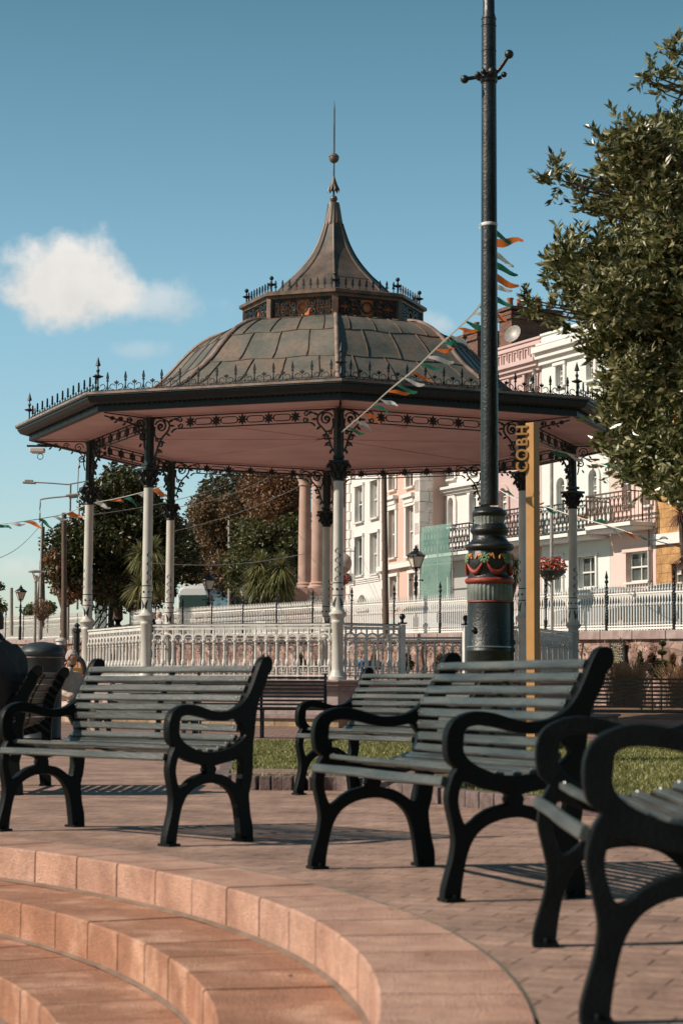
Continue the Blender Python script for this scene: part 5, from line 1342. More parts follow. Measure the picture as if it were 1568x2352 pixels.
def sprig(mb,c,d,L_,n,size):
    d=Vector(d).normalized()
    for k in range(n):
        f=(k+.5)/n; p=Vector(c)+d*L_*f; a=random.random()*2*PI; o=Vector((math.cos(a),math.sin(a)*.8,.35*math.sin(a*2))); ax_=(d*.8+o*.9+Vector((0,0,.25))).normalized()
        b_=ax_.cross(Vector((random.gauss(0,1),random.gauss(0,1),random.gauss(0,1)))).normalized(); nn=ax_.cross(b_); q=size*random.uniform(.7,1.2); w_=q*.19
        mb.add([p,p+ax_*q*.45+b_*w_+nn*w_*.4,p+ax_*q,p+ax_*q*.45-b_*w_+nn*w_*.4],[(0,1,2),(0,2,3)])
for (x,y,z,r) in cl:
    c=Vector((x-B.x,y-B.y,z-B.z))
    ns=max(2,int(5+260*r*r))
    for k in range(ns):
        d=Vector((random.gauss(-.15,1),random.gauss(-.2,1),random.gauss(.25,.9))).normalized()
        st=c+d*r*random.uniform(.1,.75)*(1 if r>.15 else .5)
        sprig(mb,st,d+Vector((0,0,.2)),random.uniform(.08,.17),random.randint(8,13),.074)
    if r>.15: leaf_cluster(mb,tuple(c),(r*.8,r*.8,r*.75),int(5200*r*r),.075,elong=2.3,fold=.2)
mb.build('crown',M['leafR'],rt)
# left dark tree behind the wall
polyL=[(232,1120),(262,1092),(300,1088),(330,1110),(360,1150),(395,1200),(425,1240),(445,1290),(440,1340),(400,1370),(330,1385),(230,1385),(160,1350),(120,1300),(108,1265),(130,1235),(150,1210),(165,1160)]
YL=88
cl=clumps_from(polyL,YL,2.5,165,.5,.95); bz=at(270,1420,YL)
tree('leafy_tree','broad dark green tree with brown lit highlights coloured into its leaves behind the left columns',(bz.x,YL,tz(bz.x,YL)),6.5,cl,M['leafL'],38000,.24,.3)
cl=clumps_from([(100,1300),(130,1270),(170,1300),(200,1340),(180,1385),(120,1360)],YL-2,1,20,.3,.55); bz=at(143,1400,YL-2)
tree('leafy_tree','small rust coloured tree at the lower left of the broad dark tree',(bz.x,YL-2,tz(bz.x,YL-2)),3,cl,M['leafRust'],2200,.22,.12)
# background wood, single trees
def bgtree(label,poly,Y,n,r0,r1,lm,nl,size,ub,depth=3):
    cl=clumps_from(poly,Y,depth,n,r0,r1); bz=at(ub,1420,Y)
    tree('woodland_tree',label,(bz.x,Y,tz(bz.x,Y)),10,cl,lm,nl,size,.25,'trees on the slope behind the bandstand')
bgtree('tall dark conifer at the left of the wooded slope',[(500,1085),(540,1085),(600,1100),(590,1220),(560,1290),(470,1300),(452,1230),(455,1150),(480,1110)],125,60,.8,1.4,M['leafConifer'],17000,.30,530)
bgtree('thin brownish tree with bare twigs in the middle of the wooded slope',[(460,1160),(560,1130),(600,1180),(590,1300),(560,1370),(490,1375),(455,1310)],118,45,.6,1.1,M['leafBrown'],12000,.26,520)
bgtree('rusty autumn tree beside the stone columns',[(590,1085),(640,1080),(690,1095),(690,1230),(640,1260),(590,1230),(580,1150)],112,55,.7,1.2,M['leafRust'],12000,.25,640)
bgtree('green leafy tree below the rusty tree beside the stone columns',[(560,1200),(640,1220),(690,1200),(692,1380),(640,1395),(570,1390),(540,1300)],108,60,.6,1.1,M['leafGreen'],14000,.26,640)
bgtree('dark shrubby tree behind the parked coach',[(440,1300),(500,1290),(560,1340),(560,1385),(440,1392)],116,28,.6,.9,M['leafBrown'],3800,.26,500)
bgtree('golden green bush on the skyline left of the broad tree',[(70,1400),(80,1392),(110,1388),(120,1400),(110,1412),(75,1412)],104,12,.3,.5,M['leafGreen'],1400,.2,95)
bgtree('drooping green tree at the far left edge',[(-40,1340),(0,1330),(8,1370),(2,1400),(-10,1440),(-60,1440)],70,18,.25,.4,M['leafGreen'],2200,.16,-25)
# hill mass far behind (reads as one ground form)
mb=MB(); vs=[];n=40
for i in range(n+1):
    u=430+420*i/n; hgt=[1300,1180][0]; 
    for Y,v in ((128,1420),(150,1250+60*math.sin(i*.5)),(190,1200+30*math.sin(i*.3))):
        p=at(u,v,Y); vs.append(tuple(p))
mb.add(vs,[(i*3+j,i*3+j+1,(i+1)*3+j+1,(i+1)*3+j) for i in range(n) for j in (0,1)])
structure(mb.build('hillside',M['hill'],smooth=180))
# cabbage palms
def cordyline(label,heads,base,Y,bl,m=None,nb=170,trunk=.1,group='cabbage palms',hang=.5):
    r=thing('cabbage_palm',label,'palm',base,0,group); B=Vector(base); mt=MB(); 
    for (u,v) in heads:
        p=at(u,v,Y+random.uniform(-.3,.3))-B; limb(mt,[(0,0,-.2),(p.x*.3,p.y*.3,p.z*.5),(p.x*.8,p.y*.8,p.z*.8),tuple(p)],trunk,trunk*.6)
        mb=MB()
        for _ in range(nb):
            a=random.random()*2*PI; el=random.uniform(-.9,1.5); d=Vector((math.cos(a)*math.cos(el),math.sin(a)*math.cos(el),math.sin(el))); L_=bl*random.uniform(.7,1.1)
            sd_=d.cross(Vector((0,0,1)))
            if sd_.length<.01: continue
            sd_.normalize(); vs=[]
            for q in range(5):
                t=q/4; c=p+d*L_*t+Vector((0,0,-hang*L_*t*t*(1-.5*abs(math.sin(el))))); w_=bl*.035*(1-t)**.6*(.5+t if t<.5 else 1)+.002; vs+=[c-sd_*w_,c+sd_*w_]
            mb.add(vs,[(2*q,2*q+1,2*q+3,2*q+2) for q in range(4)])
        mb.build('leaf_head',m or M['palmleaf'],r)
    mt.build('trunk',M['bark'],r,smooth=60); return r
Y=80; bz=at(335,1420,Y); cordyline('spiky cabbage palm between the two left bandstand columns',[(325,1275),(355,1330),(322,1345),(352,1265)],(bz.x,Y,tz(bz.x,Y)),Y,.95,nb=260)
Y=84; bz=at(620,1420,Y); cordyline('round double headed cabbage palm left of the stone columns',[(598,1300),(645,1305),(620,1330),(590,1335),(650,1335)],(bz.x,Y,tz(bz.x,Y)),Y,1.0,nb=420)
Y=57; bz=at(1165,1420,Y); cordyline('cabbage palm peeping out behind the lamppost bulb',[(1140,1240),(1165,1300),(1125,1300),(1185,1310)],(bz.x,Y,tz(bz.x,Y)),Y,.62,nb=150)
Y=52; bz=at(1575,1420,Y); cordyline('purple and green cabbage palm at the right edge over the railing',[(1562,1180),(1575,1280)],(bz.x,Y,tz(bz.x,Y)),Y,.5,M['purple'],nb=150)
# topiary, cone shrub, grasses, ivy by the wall
def shrub(name,label,Y,lobes,lm,nl,size,ub,cat_='shrub',group=None,zb=.2):
    bz=at(ub,1600,Y); r=thing(name,label,cat_,(bz.x,Y,zb),0,group); B=Vector((bz.x,Y,zb)); mt=MB(); t=at(lobes[0][0],lobes[0][1],Y)-B; limb(mt,[(0,0,0),(t.x*.5,0,t.z*.5),(t.x,0,t.z)],.05,.02,6); mt.build('stem',M['bark'],r)
    mb=MB()
    for (u,v,ru,rv) in lobes:
        p=at(u,v,Y)-B; k=Y/F; leaf_cluster(mb,tuple(p),(ru*k,ru*k,rv*k),int(nl*ru*rv/100),size,fold=.2)
    mb.build('foliage',lm,r)
shrub('topiary_shrub','tiered topiary shrub clipped in balls against the stone wall',50,[(1520,1478,9,6),(1519,1498,11,6),(1516,1524,18,11),(1512,1545,22,12)],M['leafGreen'],420,.07,1515)
shrub('cone_shrub','clipped cone shaped evergreen left of the tiered topiary',49,[(1469,1505,5,10),(1469,1520,8,12),(1470,1535,11,12),(1470,1550,13,12)],M['leafGreen'],420,.07,1470)
for (u,v,Y,l) in ((1425,1545,46,'tuft of straw coloured ornamental grass left of the cone shrub'),(1452,1552,46,'smaller straw coloured grass tuft beside the cone shrub'),(1560,1552,48,'straw grass tuft at the right edge under the wall')):
    bz=at(u,1600,Y); r=MB()
    for _ in range(260):
        a=random.random()*2*PI; sp_=random.uniform(.1,.55); L_=random.uniform(.7,1.15); w_=.006; vs=[]; bx_=random.gauss(0,.14); by_=random.gauss(0,.1)
        for q in range(4):
            t=q/3; c=Vector((bx_+math.cos(a)*sp_*t*t*L_,by_+math.sin(a)*sp_*t*t*L_,L_*t*(1-.15*t*sp_))); vs+=[c+Vector((-w_,0,0)),c+Vector((w_,0,0))]
        r.add(vs,[(2*q,2*q+1,2*q+3,2*q+2) for q in range(3)])
    o=r.build('ornamental_grass',M['straw'],loc=(bz.x,Y,.3)); tag(o,l,'grass','ornamental grasses by the wall')
for i,(u,Y,l,m_) in enumerate(((860,62,'reddish brown shrub seen through the gate opening','leafRust'),(935,58,'dark green shrub right of the gate opening','leafGreen'),(740,64,'brown shrub behind the middle of the railing','ivy'),(610,68,'rust tinted shrub behind the left part of the railing','leafRust'),(1010,56,'dark shrub left of the lamppost foot behind the railing','leafBrown'),(1545,50.5,'brown leafy shrub right of the topiary at the wall','ivy'),(260,74,'brown tangled shrub behind the left column','leafBrown'),(1495,50,'purple brown shrub between cone and topiary','purple'),(690,60,'low olive shrub under the railing centre','ivy'))):
    shrub('wall_shrub',l,Y,[(u,1512,9,12),(u-6,1530,11,14),(u+7,1528,9,12)],M[m_],330,.09,u,group='shrubs along the foot of the wall')
# climbing plants hanging over the wall: one mass nobody could count
mb=MB()
for _ in range(170):
    s=random.uniform(-8,56); zt_=wz(s)-.25; k=random.random()
    if k<.5: c=WP(s,zt_-random.random()*.35,.12); rr=(.25,.08,.12)
    else: c=WP(s,zt_-random.uniform(.2,1.9),.1); rr=(.10,.05,.22)
    leaf_cluster(mb,tuple(c),rr,22,.07)
tag(mb.build('climbing_plants',M['ivy']),'dry brown creeper trailing down the rough stone wall','creeper',kind='stuff')
# ------------------------------------------------------------------ poles, lamps, baskets
def pole(name,label,cat_,u,v0,v1,Y,r,m,zb=None,taper=.85,tilt=0):
    b=at(u,v1,Y); t=at(u+tilt,v0,Y); zb=b.z if zb is None else zb
    mb=MB(); mb.tube([(0,0,0),((t.x-b.x),0,t.z-zb)],r,10,scl=[1,taper]); o=mb.build(name,m,loc=(b.x,Y,zb),smooth=60); return tag(o,label,cat_)
pole('timber_pole','thick weathered timber pole in front of the broad dark tree','pole',148,1178,1520,58,.088,M['wood'])
pole('telegraph_pole','tall rough telegraph pole in front of the white townhouse','pole',886,1050,1480,62,.11,M['wood'],taper=.8,tilt=-5)
pole('concrete_pole','thin pale pole among the woodland trees','pole',527,1195,1400,112,.10,M['concrete'])
pole('concrete_pole','short plain pole on the skyline at far left','pole',27,1350,1460,100,.10,M['concrete'])
pole('rainwater_pipe','pale grey rainwater pipe standing up the mint house front','pipe',1266,1000,1400,66,.07,M['galv'])
pole('dark_trunk_pole','dark timber post beside the tall street light at left','pole',97,1340,1440,96,.12,M['wood'])
# modern street lights
def streetlight(label,u,v0,v1,Y,arms,r=.07):
    b=at(u,v1,Y); o=thing('street_light',label,'street light',b,0,'modern street lights'); t=at(u,v0,Y)-b
    mb=MB(); mb.tube([(0,0,0),(0,0,t.z)],r,8,scl=[1,.7]); mb.build('pole',M['galv'],o,smooth=60)
    for (pts) in arms:
        P=[tuple(at(a,c,Y)-b) for a,c in pts]; mb=MB(); mb.tube(cat(P,4),r*.5,6); a_=mb.build('arm',M['galv'],o,smooth=60)
        e_=Vector(P[-1]); d_=(e_-Vector(P[-2])).normalized(); hd=MB(); Mh=Matrix.Translation(e_+d_*.15)@Matrix(((d_.x,0,-d_.z,0),(0,1,0,0),(d_.z,0,d_.x,0),(0,0,0,1)))
        hd.box((.1,0,.03),(.62,.26,.10),Mh); hd.box((.12,0,-.06),(.4,.2,.1),Mh); hd.build('lamp_head',M['concrete'],a_,bevel=.03)
streetlight('double armed street light above the left timber pole',156,1113,1470,92,[[(156,1113),(120,1110),(80,1108)],[(156,1113),(195,1106),(230,1101)]])
streetlight('street light with a bent arm reaching right at the far left',92,1200,1470,86,[[(92,1200),(93,1155),(100,1146),(155,1140)]],.075)
streetlight('street light half hidden behind the leftmost bandstand column',178,1148,1400,110,[[(178,1148),(183,1060),(200,1045),(215,1040)]])
b=at(80,1490,66); fl=thing('flat_top_lamp','slim lamp with a flat disc top in front of the white railing at left','lamp',b); t=at(80,1315,66)-b
mb=MB(); mb.tube([(0,0,0),(0,0,t.z-.3)],.06,8,scl=[1,.8]); mb.build('pole',M['galv'],fl,smooth=60)
mb=MB(); mb.lathe([(.26,t.z),(.27,t.z+.03),(.15,t.z+.07),(.01,t.z+.09)],16); 
for i in range(3): a=i*2.1; mb.bar((.2*math.cos(a),.2*math.sin(a),t.z),(.06*math.cos(a),.06*math.sin(a),t.z-.3),.02,.02)
mb.build('disc_top',M['galv'],fl,smooth=50); mb=MB(); mb.lathe([(.08,t.z-.32),(.11,t.z-.2),(.07,t.z-.1)],10); mb.build('glass_bowl',M['lampglass'],fl,smooth=50)
# heritage lanterns
def lantern(label,u,vtop,Y,H_,vb=1470,group='heritage lantern lamps'):
    """H_ total lantern height in metres, tip at (u,vtop)"""
    t=at(u,vtop,Y); b=at(u,vb,Y); o=thing('lantern_lamp',label,'street lamp',(t.x,Y,b.z),.4,group); zt=t.z-b.z; s=H_
    zL=zt-s
    mb=MB(); mb.lathe([(.10*s,0),(.10*s,zL*.3),(.07*s,zL*.35),(.06*s,zL-.8*s),(.10*s,zL-.75*s),(.10*s,zL-.6*s),(.05*s,zL-.55*s),(.085*s,zL-.4*s),(.05*s,zL-.3*s),(.04*s,zL-.12*s),(.09*s,zL-.08*s),(.07*s,zL)],10)
    mb.bar((-.3*s,0,zL-.5*s),(.3*s,0,zL-.5*s),.04*s,.04*s); mb.sphere((-.3*s,0,zL-.5*s),.05*s,6,5); mb.sphere((.3*s,0,zL-.5*s),.05*s,6,5)
    for q in (-1,1): mb.tube([(q*.1*s,0,zL-.1*s),(q*.16*s,0,zL),(q*.10*s,0,zL+.02*s)],.02*s,5)
    mb.build('post',M['black'],o,smooth=40)
    mb=MB(); a,b2=.13*s,.27*s; z0,z1=zL+.03*s,zL+.52*s
    for sx_ in(-1,1):
        for sy_ in(-1,1): mb.bar((sx_*a,sy_*a,z0),(sx_*b2,sy_*b2,z1),.035*s,.035*s)
    for (r_,z_) in ((a,z0),(b2,z1)):
        for q in range(4):
            p=[(-r_,-r_),(r_,-r_),(r_,r_),(-r_,r_)]; mb.bar((*p[q],z_),(*p[(q+1)%4],z_),.04*s,.05*s)
    mb.lathe([(.42*s,z1+.0*s),(.40*s,z1+.05*s),(.20*s,z1+.2*s),(.12*s,z1+.23*s),(.12*s,z1+.28*s),(.14*s,z1+.29*s),(.05*s,z1+.36*s),(.06*s,z1+.4*s),(.005*s,z1+.48*s)],8,rot=PI/8); mb.build('lantern_frame',M['black'],o,smooth=30)
    mb=MB(); vs=[(x*a,y*a,z0) for x,y in((-1,-1),(1,-1),(1,1),(-1,1))]+[(x*b2*.98,y*b2*.98,z1) for x,y in((-1,-1),(1,-1),(1,1),(-1,1))]
    mb.add(vs,[(0,1,5,4),(1,2,6,5),(2,3,7,6),(3,0,4,7)]); mb.build('glass',M['lampglass'],o)
lantern('black lantern lamp standing before the peach pink townhouse',955,1252,68,.82)
lantern('small wall height lantern lamp between townhouse corner and green netting',1007,1315,76,.62)
lantern('black lantern lamp in front of the white coach',480,1312,86,.85)
lantern('small lantern lamp on the skyline at far left',49,1343,92,.72)
lantern('faint lantern lamp left of the round cabbage palm',561,1339,100,.7)
# red flower basket on a pole
b=at(1267,1480,54); fp=thing('flower_pole','post carrying a basket of red and orange flowers before the mint house','flower basket',b); t=at(1267,1322,54)-b
mb=MB(); mb.tube([(0,0,0),(0,0,t.z)],.04,8); mb.build('post',M['galv'],fp)
mb=MB(); mb.lathe([(.12,t.z-.12),(.3,t.z),(.38,t.z+.12),(.36,t.z+.14)],14); mb.bar((-.3,0,t.z),(.0,0,t.z-.35),.03,.03); mb.build('basket',M['binlid'],fp,smooth=50)
mb=MB(); leaf_cluster(mb,(0,0,t.z+.25),(.46,.4,.30),420,.085); mb.build('red_flowers',M['redflower'],fp)
mb=MB(); leaf_cluster(mb,(0,0,t.z+.15),(.46,.42,.32),260,.10); mb.build('leaves',M['leafGreen'],fp)
for (u,v,Y,l) in ((97,1412,64,'basket of brown and red flowers hanging on the disc lamp pole'),(459,1436,80,'basket of red flowers below the coach'),(785,1335,76,'orange flowers hung beside the near bandstand column')):
    p=at(u,v,Y); r=thing('flower_basket',l,'flower basket',p,0,'small hanging flower baskets'); mb=MB(); mb.lathe([(.08,-.2),(.2,-.05),(.22,0)],10); mb.build('basket',M['bark'],r)
    mb=MB(); leaf_cluster(mb,(0,0,.08),(.32,.28,.30),240,.09); mb.build('flowers',M['redflower'] if u!=97 else M['leafRust'],r)
    mb=MB(); leaf_cluster(mb,(0,0,.25),(.3,.26,.35),160,.1); mb.build('leaves',M['leafBrown'],r)
# ornate pillar, bollard, stair rail, dark gate at left
b=at(139,1575,52); op=thing('ornate_pillar','short ornate pillar with tan floral relief in front of the timber pole','pillar',b); H_=(at(139,1472,52)-b).z
mb=MB(); mb.lathe([(.14,0),(.16,.1),(.12,.18),(.12,.42),(.16,.46),(.13,.5),(.11,.55)],12); mb.build('grey_base',M['plinth'],op,smooth=40)
pt=brickmat('floral_relief',(.42,.28,.2),(.5,.35,.26),(.03,.035,.03),.075,.055,.016,mp=(PI/2,0,0),smooth=.6)
mb=MB(); mb.lathe([(.105,.55),(.10,H_-.12)],16); mb.build('relief_shaft',pt,op,smooth=40)
mb=MB(); mb.lathe([(.10,H_-.12),(.14,H_-.1),(.12,H_-.04),(.16,H_-.0),(.14,H_+.04),(.05,H_+.09)],12); mb.build('capital',M['cream'],op,smooth=40)
b=at(176,1520,54); bo=thing('stair_railing','dark sloping handrail with a stout black newel at the left stairs','railing',b)
mb=MB(); z1=(at(176,1445,54)-b).z; mb.lathe([(.09,0),(.09,z1-.1),(.12,z1-.08),(.12,z1),(.06,z1+.02),(.05,z1+.06),(.09,z1+.1),(.02,z1+.18)],8); mb.build('newel',M['black'],bo)
mb=MB()
for dz in (0,-.28,-.56): mb.tube([(-.55,0,z1-1.35+dz*.5),(.6,2.5,z1+.85+dz)],.022,6)
for i in range(5): x=-.4+.25*i; mb.bar((x,.4+.5*i,z1-1.3+.45*i),(x,.4+.5*i,z1-.9+.45*i),.02,.02)
mb.build('handrail',M['black'],bo)
sga,_=hit(WA,WD,210,1440); sgb,_=hit(WA,WD,242,1440)
dg_=thing('iron_gate','dark open iron gate leaf standing in the gap of the white railing','gate',WP(sga,wz(sga),-.2))
mb=MB(); L_=(at(238,1440,80)-at(211,1440,80)).x; zt_=1.75
for i in range(12): x=L_*i/11; mb.bar((x,0,.05),(x,0,zt_+(.1 if i%2 else .0)),.028,.028)
for z in (.1,1.0,1.55): mb.bar((0,0,z),(L_,0,z),.03,.03)
mb.bar((0,0,.1),(L_,0,zt_),.035,.035); mb.box((L_+.25,0,.9),(.26,.26,2.0)); mb.build('gate_leaf',M['black'],dg_)
# orange barrier and wheeled flower cart
b=at(200,1580,44); ba=thing('barrier','orange hooped pedestrian barrier near the left bandstand column','barrier',b)
mb=MB(); zt_=(at(200,1518,44)-b).z
for k in range(4):
    x=-.45+.30*k; mb.tube(cat([(x,0,0),(x,0,zt_-.1),(x+.05,0,zt_),(x+.17,0,zt_),(x+.22,0,zt_-.1),(x+.22,0,0)],4),.016,6)
mb.build('hoops',M['orange'],ba,smooth=60)
b=at(181,1580,40); ct=thing('flower_cart','small yellow cart with a dark wheel and red flowers by the leftmost column','cart',b)
zc=(at(181,1545,40)-b).z
mb=MB(); mb.box((-.02,.1,zc-.1),(.36,.5,.42)); mb.build('box',M['yellow'],ct,bevel=.02)
mb=MB(); mb.tube([(.13,-.3+.0*math.cos(t),0) for t in (0,1)],.01,4)
wh=MB(); wh.tube([(.07*math.sin(t*PI/12)*2,-.25,zc+.05+.24*math.cos(t*PI/12)) for t in range(24)],.05,8,closed=True,up=Vector((0,1,0))); wh.build('wheel',M['rubber'],ct,smooth=60)
mb=MB(); leaf_cluster(mb,(.0,-.25,zc-.1),(.2,.15,.1),160,.05); mb.build('flowers',M['redflower'],ct)
# litter bin
b=at(93,1698,25.6); bn=thing('litter_bin','large dark green litter bin with domed lid and red pinstripes','bin',(b.x,25.6,0)); 
mb=MB(); mb.lathe([(.26,0),(.28,.03),(.27,.06),(.27,1.08),(.285,1.1)],28); mb.build('body',M['binlid'],bn,smooth=40)
mb=MB(); mb.lathe([(.29,1.10),(.305,1.14),(.29,1.17),(.25,1.22),(.16,1.265),(.01,1.285)],28); mb.build('lid',M['binlid'],bn,smooth=50)
mb=MB()
for z in (1.075,.72,.3): mb.lathe([(.272,z-.008),(.276,z),(.272,z+.008)],28)
mb.build('pinstripe',M['rust'],bn,smooth=50)
# ------------------------------------------------------------------ vehicles (side profile lofted)
def car(label,u,v,Y,rz,paint,L_=4.2,W__=1.75,H_=1.42,name='parked_car'):
    p=at(u,v,Y); r=thing(name,label,'car',(p.x,p.y,tz(p.x,p.y)),rz)
    side=[(0,.45),(.05,.72),(.25,.82),(1.15,.92),(1.75,1.32),(2.2,H_),(3.1,H_-.02),(3.75,1.0),(4.1,.95),(4.18,.6),(4.15,.32),(0.05,.28)]; k=L_/4.2
    st=cat(side,3,True); mb=MB(); n=len(st); vs=[]
    rows=[(-W__/2+.0,0),(-W__/2*.99,1),(0,1),(W__/2*.99,1),(W__/2,0)]
    for yy in (-1,-.72,0,.72,1):
        for (x,z) in st:
            tum=max(0,(z-.9))*.45; inn=(1-abs(yy))*0
            vs.append((x*k-L_/2,yy*(W__/2-tum),z+(.02 if abs(yy)<.8 and z>.9 else 0)))
    fs=[(j*n+i,j*n+(i+1)%n,(j+1)*n+(i+1)%n,(j+1)*n+i) for j in range(4) for i in range(n)]+[tuple(range(n))[::-1],tuple(4*n+i for i in range(n))]
    mb.add(vs,fs); mb.build('body',paint,r,smooth=40)
    for s in (-1,1):
        mb=MB(); g=[(1.3,.96),(1.82,1.29),(2.2,H_-.07),(2.35,H_-.07),(2.35,.96)]; g2=[(2.42,.96),(2.42,H_-.07),(3.05,H_-.09),(3.55,1.0)]
        for gg in (g,g2): mb.add([(x*k-L_/2,s*(W__/2-max(0,z-.9)*.45+.006),z) for x,z in gg],[tuple(range(len(gg)))])
        mb.build('side_window',M['carglass'],r)
        for x in (.8,3.4):
            mb=MB(); 
            for (rr,y0,y1) in ((.31,.0,.2),): 
                q=[(rr*.9,y0),(rr,y0+.03),(rr,y1-.03),(rr*.9,y1)]
                vs=[];n2=20
                for a,b_ in q:
                    for i in range(n2): vs.append((x*k-L_/2+a*math.cos(2*PI*i/n2),s*(W__/2+.01-b_),.31+a*math.sin(2*PI*i/n2)))
                mb.add(vs,[(j*n2+i,j*n2+(i+1)%n2,(j+1)*n2+(i+1)%n2,(j+1)*n2+i) for j in range(3) for i in range(n2)]+[tuple(range(n2))])
            w2=mb.build('wheel',M['rubber'],r,smooth=40)
            mb=MB(); vs=[(x*k-L_/2,s*(W__/2+.015),.31)]+[(x*k-L_/2+.19*math.cos(2*PI*i/10),s*(W__/2+.013),.31+.19*math.sin(2*PI*i/10)) for i in range(10)]; mb.add(vs,[(0,i+1,(i+1)%10+1) for i in range(10)]); mb.build('rim',M['galv'],w2)
    mb=MB(); mb.add([(1.2*k-L_/2,-.7,.955),(1.2*k-L_/2,.7,.955),(1.95*k-L_/2,.55,1.385),(1.95*k-L_/2,-.55,1.385)],[(0,1,2,3)]); mb.build('windscreen',M['carglass'],r)
    return r
aw=math.atan2(WD.y,WD.x)
car('silver hatchback parked behind the white railing before the pink house',1410,1420,57.5,aw+PI,M['carsilver'])
car('white car parked behind the railing left of the silver hatchback',1290,1420,62,aw+PI,M['carwhite'])
car('dark car parked at the right edge behind the railing',1545,1415,54.5,aw+PI,M['cardark'])
car('white car parked on the street behind the railing before the townhouse',985,1440,71,aw+PI,M['carwhite'])
car('pale van shaped car parked behind the railing left of the centre',640,1440,86,aw+PI,M['carwhite'],H_=1.6)
# coach seen from the front
p=at(445,1395,112); cz=at(445,1345,112).z; zb_=cz-2.75
vn=thing('coach','white coach with a wide dark windscreen coming down the slope','coach',(p.x,112,zb_),-.22)
mb=MB(); prof_=[(-1.0,.35),(-1.0,1.2),(-.97,2.2),(-.85,2.62),(-.6,2.74),(.6,2.74),(.85,2.62),(.97,2.2),(1.0,1.2),(1.0,.35)]
vs=[];ys=[(-.05,.93),(.0,1),(4,1)]
for y,k in ys:
    for x,z in prof_: vs.append((x*k,y,.35+(z-.35)*(k if z>1 else 1)))
n=len(prof_); mb.add(vs,[(j*n+i,j*n+(i+1)%n,(j+1)*n+(i+1)%n,(j+1)*n+i) for j in range(2) for i in range(n)]+[tuple(range(n)),tuple(2*n+i for i in range(n))]); mb.build('body',M['carwhite'],vn,smooth=35)
mb=MB(); mb.add([(-.84,-.07,1.25),(.84,-.07,1.25),(.8,-.07,2.2),(-.8,-.07,2.2)],[(0,1,2,3)]); mb.build('windscreen',M['carglass'],vn)
mb=MB(); mb.box((0,.5,2.8),(1.3,.9,.14)); mb.build('roof_box',M['carwhite'],vn,bevel=.03)
for s in (-1,1):
    mb=MB(); mb.bar((s*.95,-.05,2.3),(s*1.15,-.25,2.1),.04,.04); mb.box((s*1.16,-.27,1.9),(.14,.08,.4)); mb.build('mirror',M['black'],vn)
    mb=MB(); mb.box((s*.8,-.07,.8),(.3,.05,.18)); mb.build('headlight',M['lampglass'],vn,bevel=.02)
# ------------------------------------------------------------------ bunting
def bunting(label,pts,n,size=.24,cols_=('flagg','flagw','flago'),ribbon=True,every=None):
    """pts: list of (u,v,Y)"""
    W3=[at(u,v,Y) for u,v,Y in pts]; P=[Vector(q) for q in cat([tuple(q) for q in W3],8)]
    r=thing('bunting',label,'bunting',P[0]); O=P[0]
    mb=MB(); mb.tube([q-O for q in P],.012,4); mb.build('string',M['rope'],r)
    L_=[0]
    for a,b in zip(P,P[1:]): L_.append(L_[-1]+(b-a).length/(.5*(a.y+b.y))**1.0*((Vector((b.x/b.y,b.z/b.y))-Vector((a.x/a.y,a.z/a.y))).length*30/max(1e-6,(b-a).length)*.5*(a.y+b.y)))
    for i in range(n):
        s=L_[-1]*(i+.6)/n
        k=max(j for j in range(len(L_)) if L_[j]<=s); k=min(k,len(P)-2); g=(s-L_[k])/(L_[k+1]-L_[k]); c=P[k].lerp(P[k+1],g)-O; t=(P[k+1]-P[k]).normalized()
        mb=MB(); wv=random.uniform(0,6); m_=7; vs=[]; sz=size*random.uniform(.85,1.2)*min(1,.3+.7*(c+O).y/32)
        blow=Vector((1,.15,-.35+random.uniform(-.35,.4))).normalized()
        for q in range(m_):
            f=q/(m_-1); wd=.5*sz*(1-f*.82)*.55; off=Vector((0,0,.16*sz*math.sin(f*5+wv)*f))+Vector((0,.25*sz*math.sin(f*4+wv*1.7)*f,0))
            cen=c+blow*sz*1.25*f+off; acr=(t*(1-f)+Vector((0,.4*math.cos(wv+f*4),.9))*f); acr.normalize(); vs+=[cen-acr*wd,cen+acr*wd]
        mb.add(vs,[(2*q,2*q+1,2*q+3,2*q+2) for q in range(m_-1)]); mb.build('pennant',M[cols_[i%3]],r,smooth=180)
    return r
bunting('green white and orange bunting rising from the near bandstand column to the lamppost',[(785,992,34.6),(840,945,31),(889,900,27.5),(946,853,24),(1003,798,21.5),(1056,750,19.5),(1090,716,18.3),(1120,670,17.6),(1133,600,17.1),(1130,520,16.65)],25,.27)
bunting('bunting crossing the left sky and ending behind the second left column',[(-30,1206,52),(30,1201,52),(90,1192,53),(150,1180,54),(205,1158,54),(265,1146,54),(330,1130,54),(400,1108,54)],13,.34)
bunting('bunting running from the right side column across the foliage',[(1236,1026,40),(1290,1038,38),(1340,1052,36),(1400,1075,34),(1480,1105,33),(1580,1130,32)],9,.30)
bunting('lower bunting crossing before the mint and pink balconies',[(1130,1115,52),(1190,1150,50),(1255,1165,49),(1300,1180,48),(1350,1195,47),(1410,1212,46),(1480,1235,45),(1580,1262,44)],13,.30)
bunting('short bunting seen above the lower one near the balcony',[(1240,1085,46),(1330,1130,45),(1400,1165,44),(1500,1215,44),(1580,1262,43)][:4],4,.26) if False else None
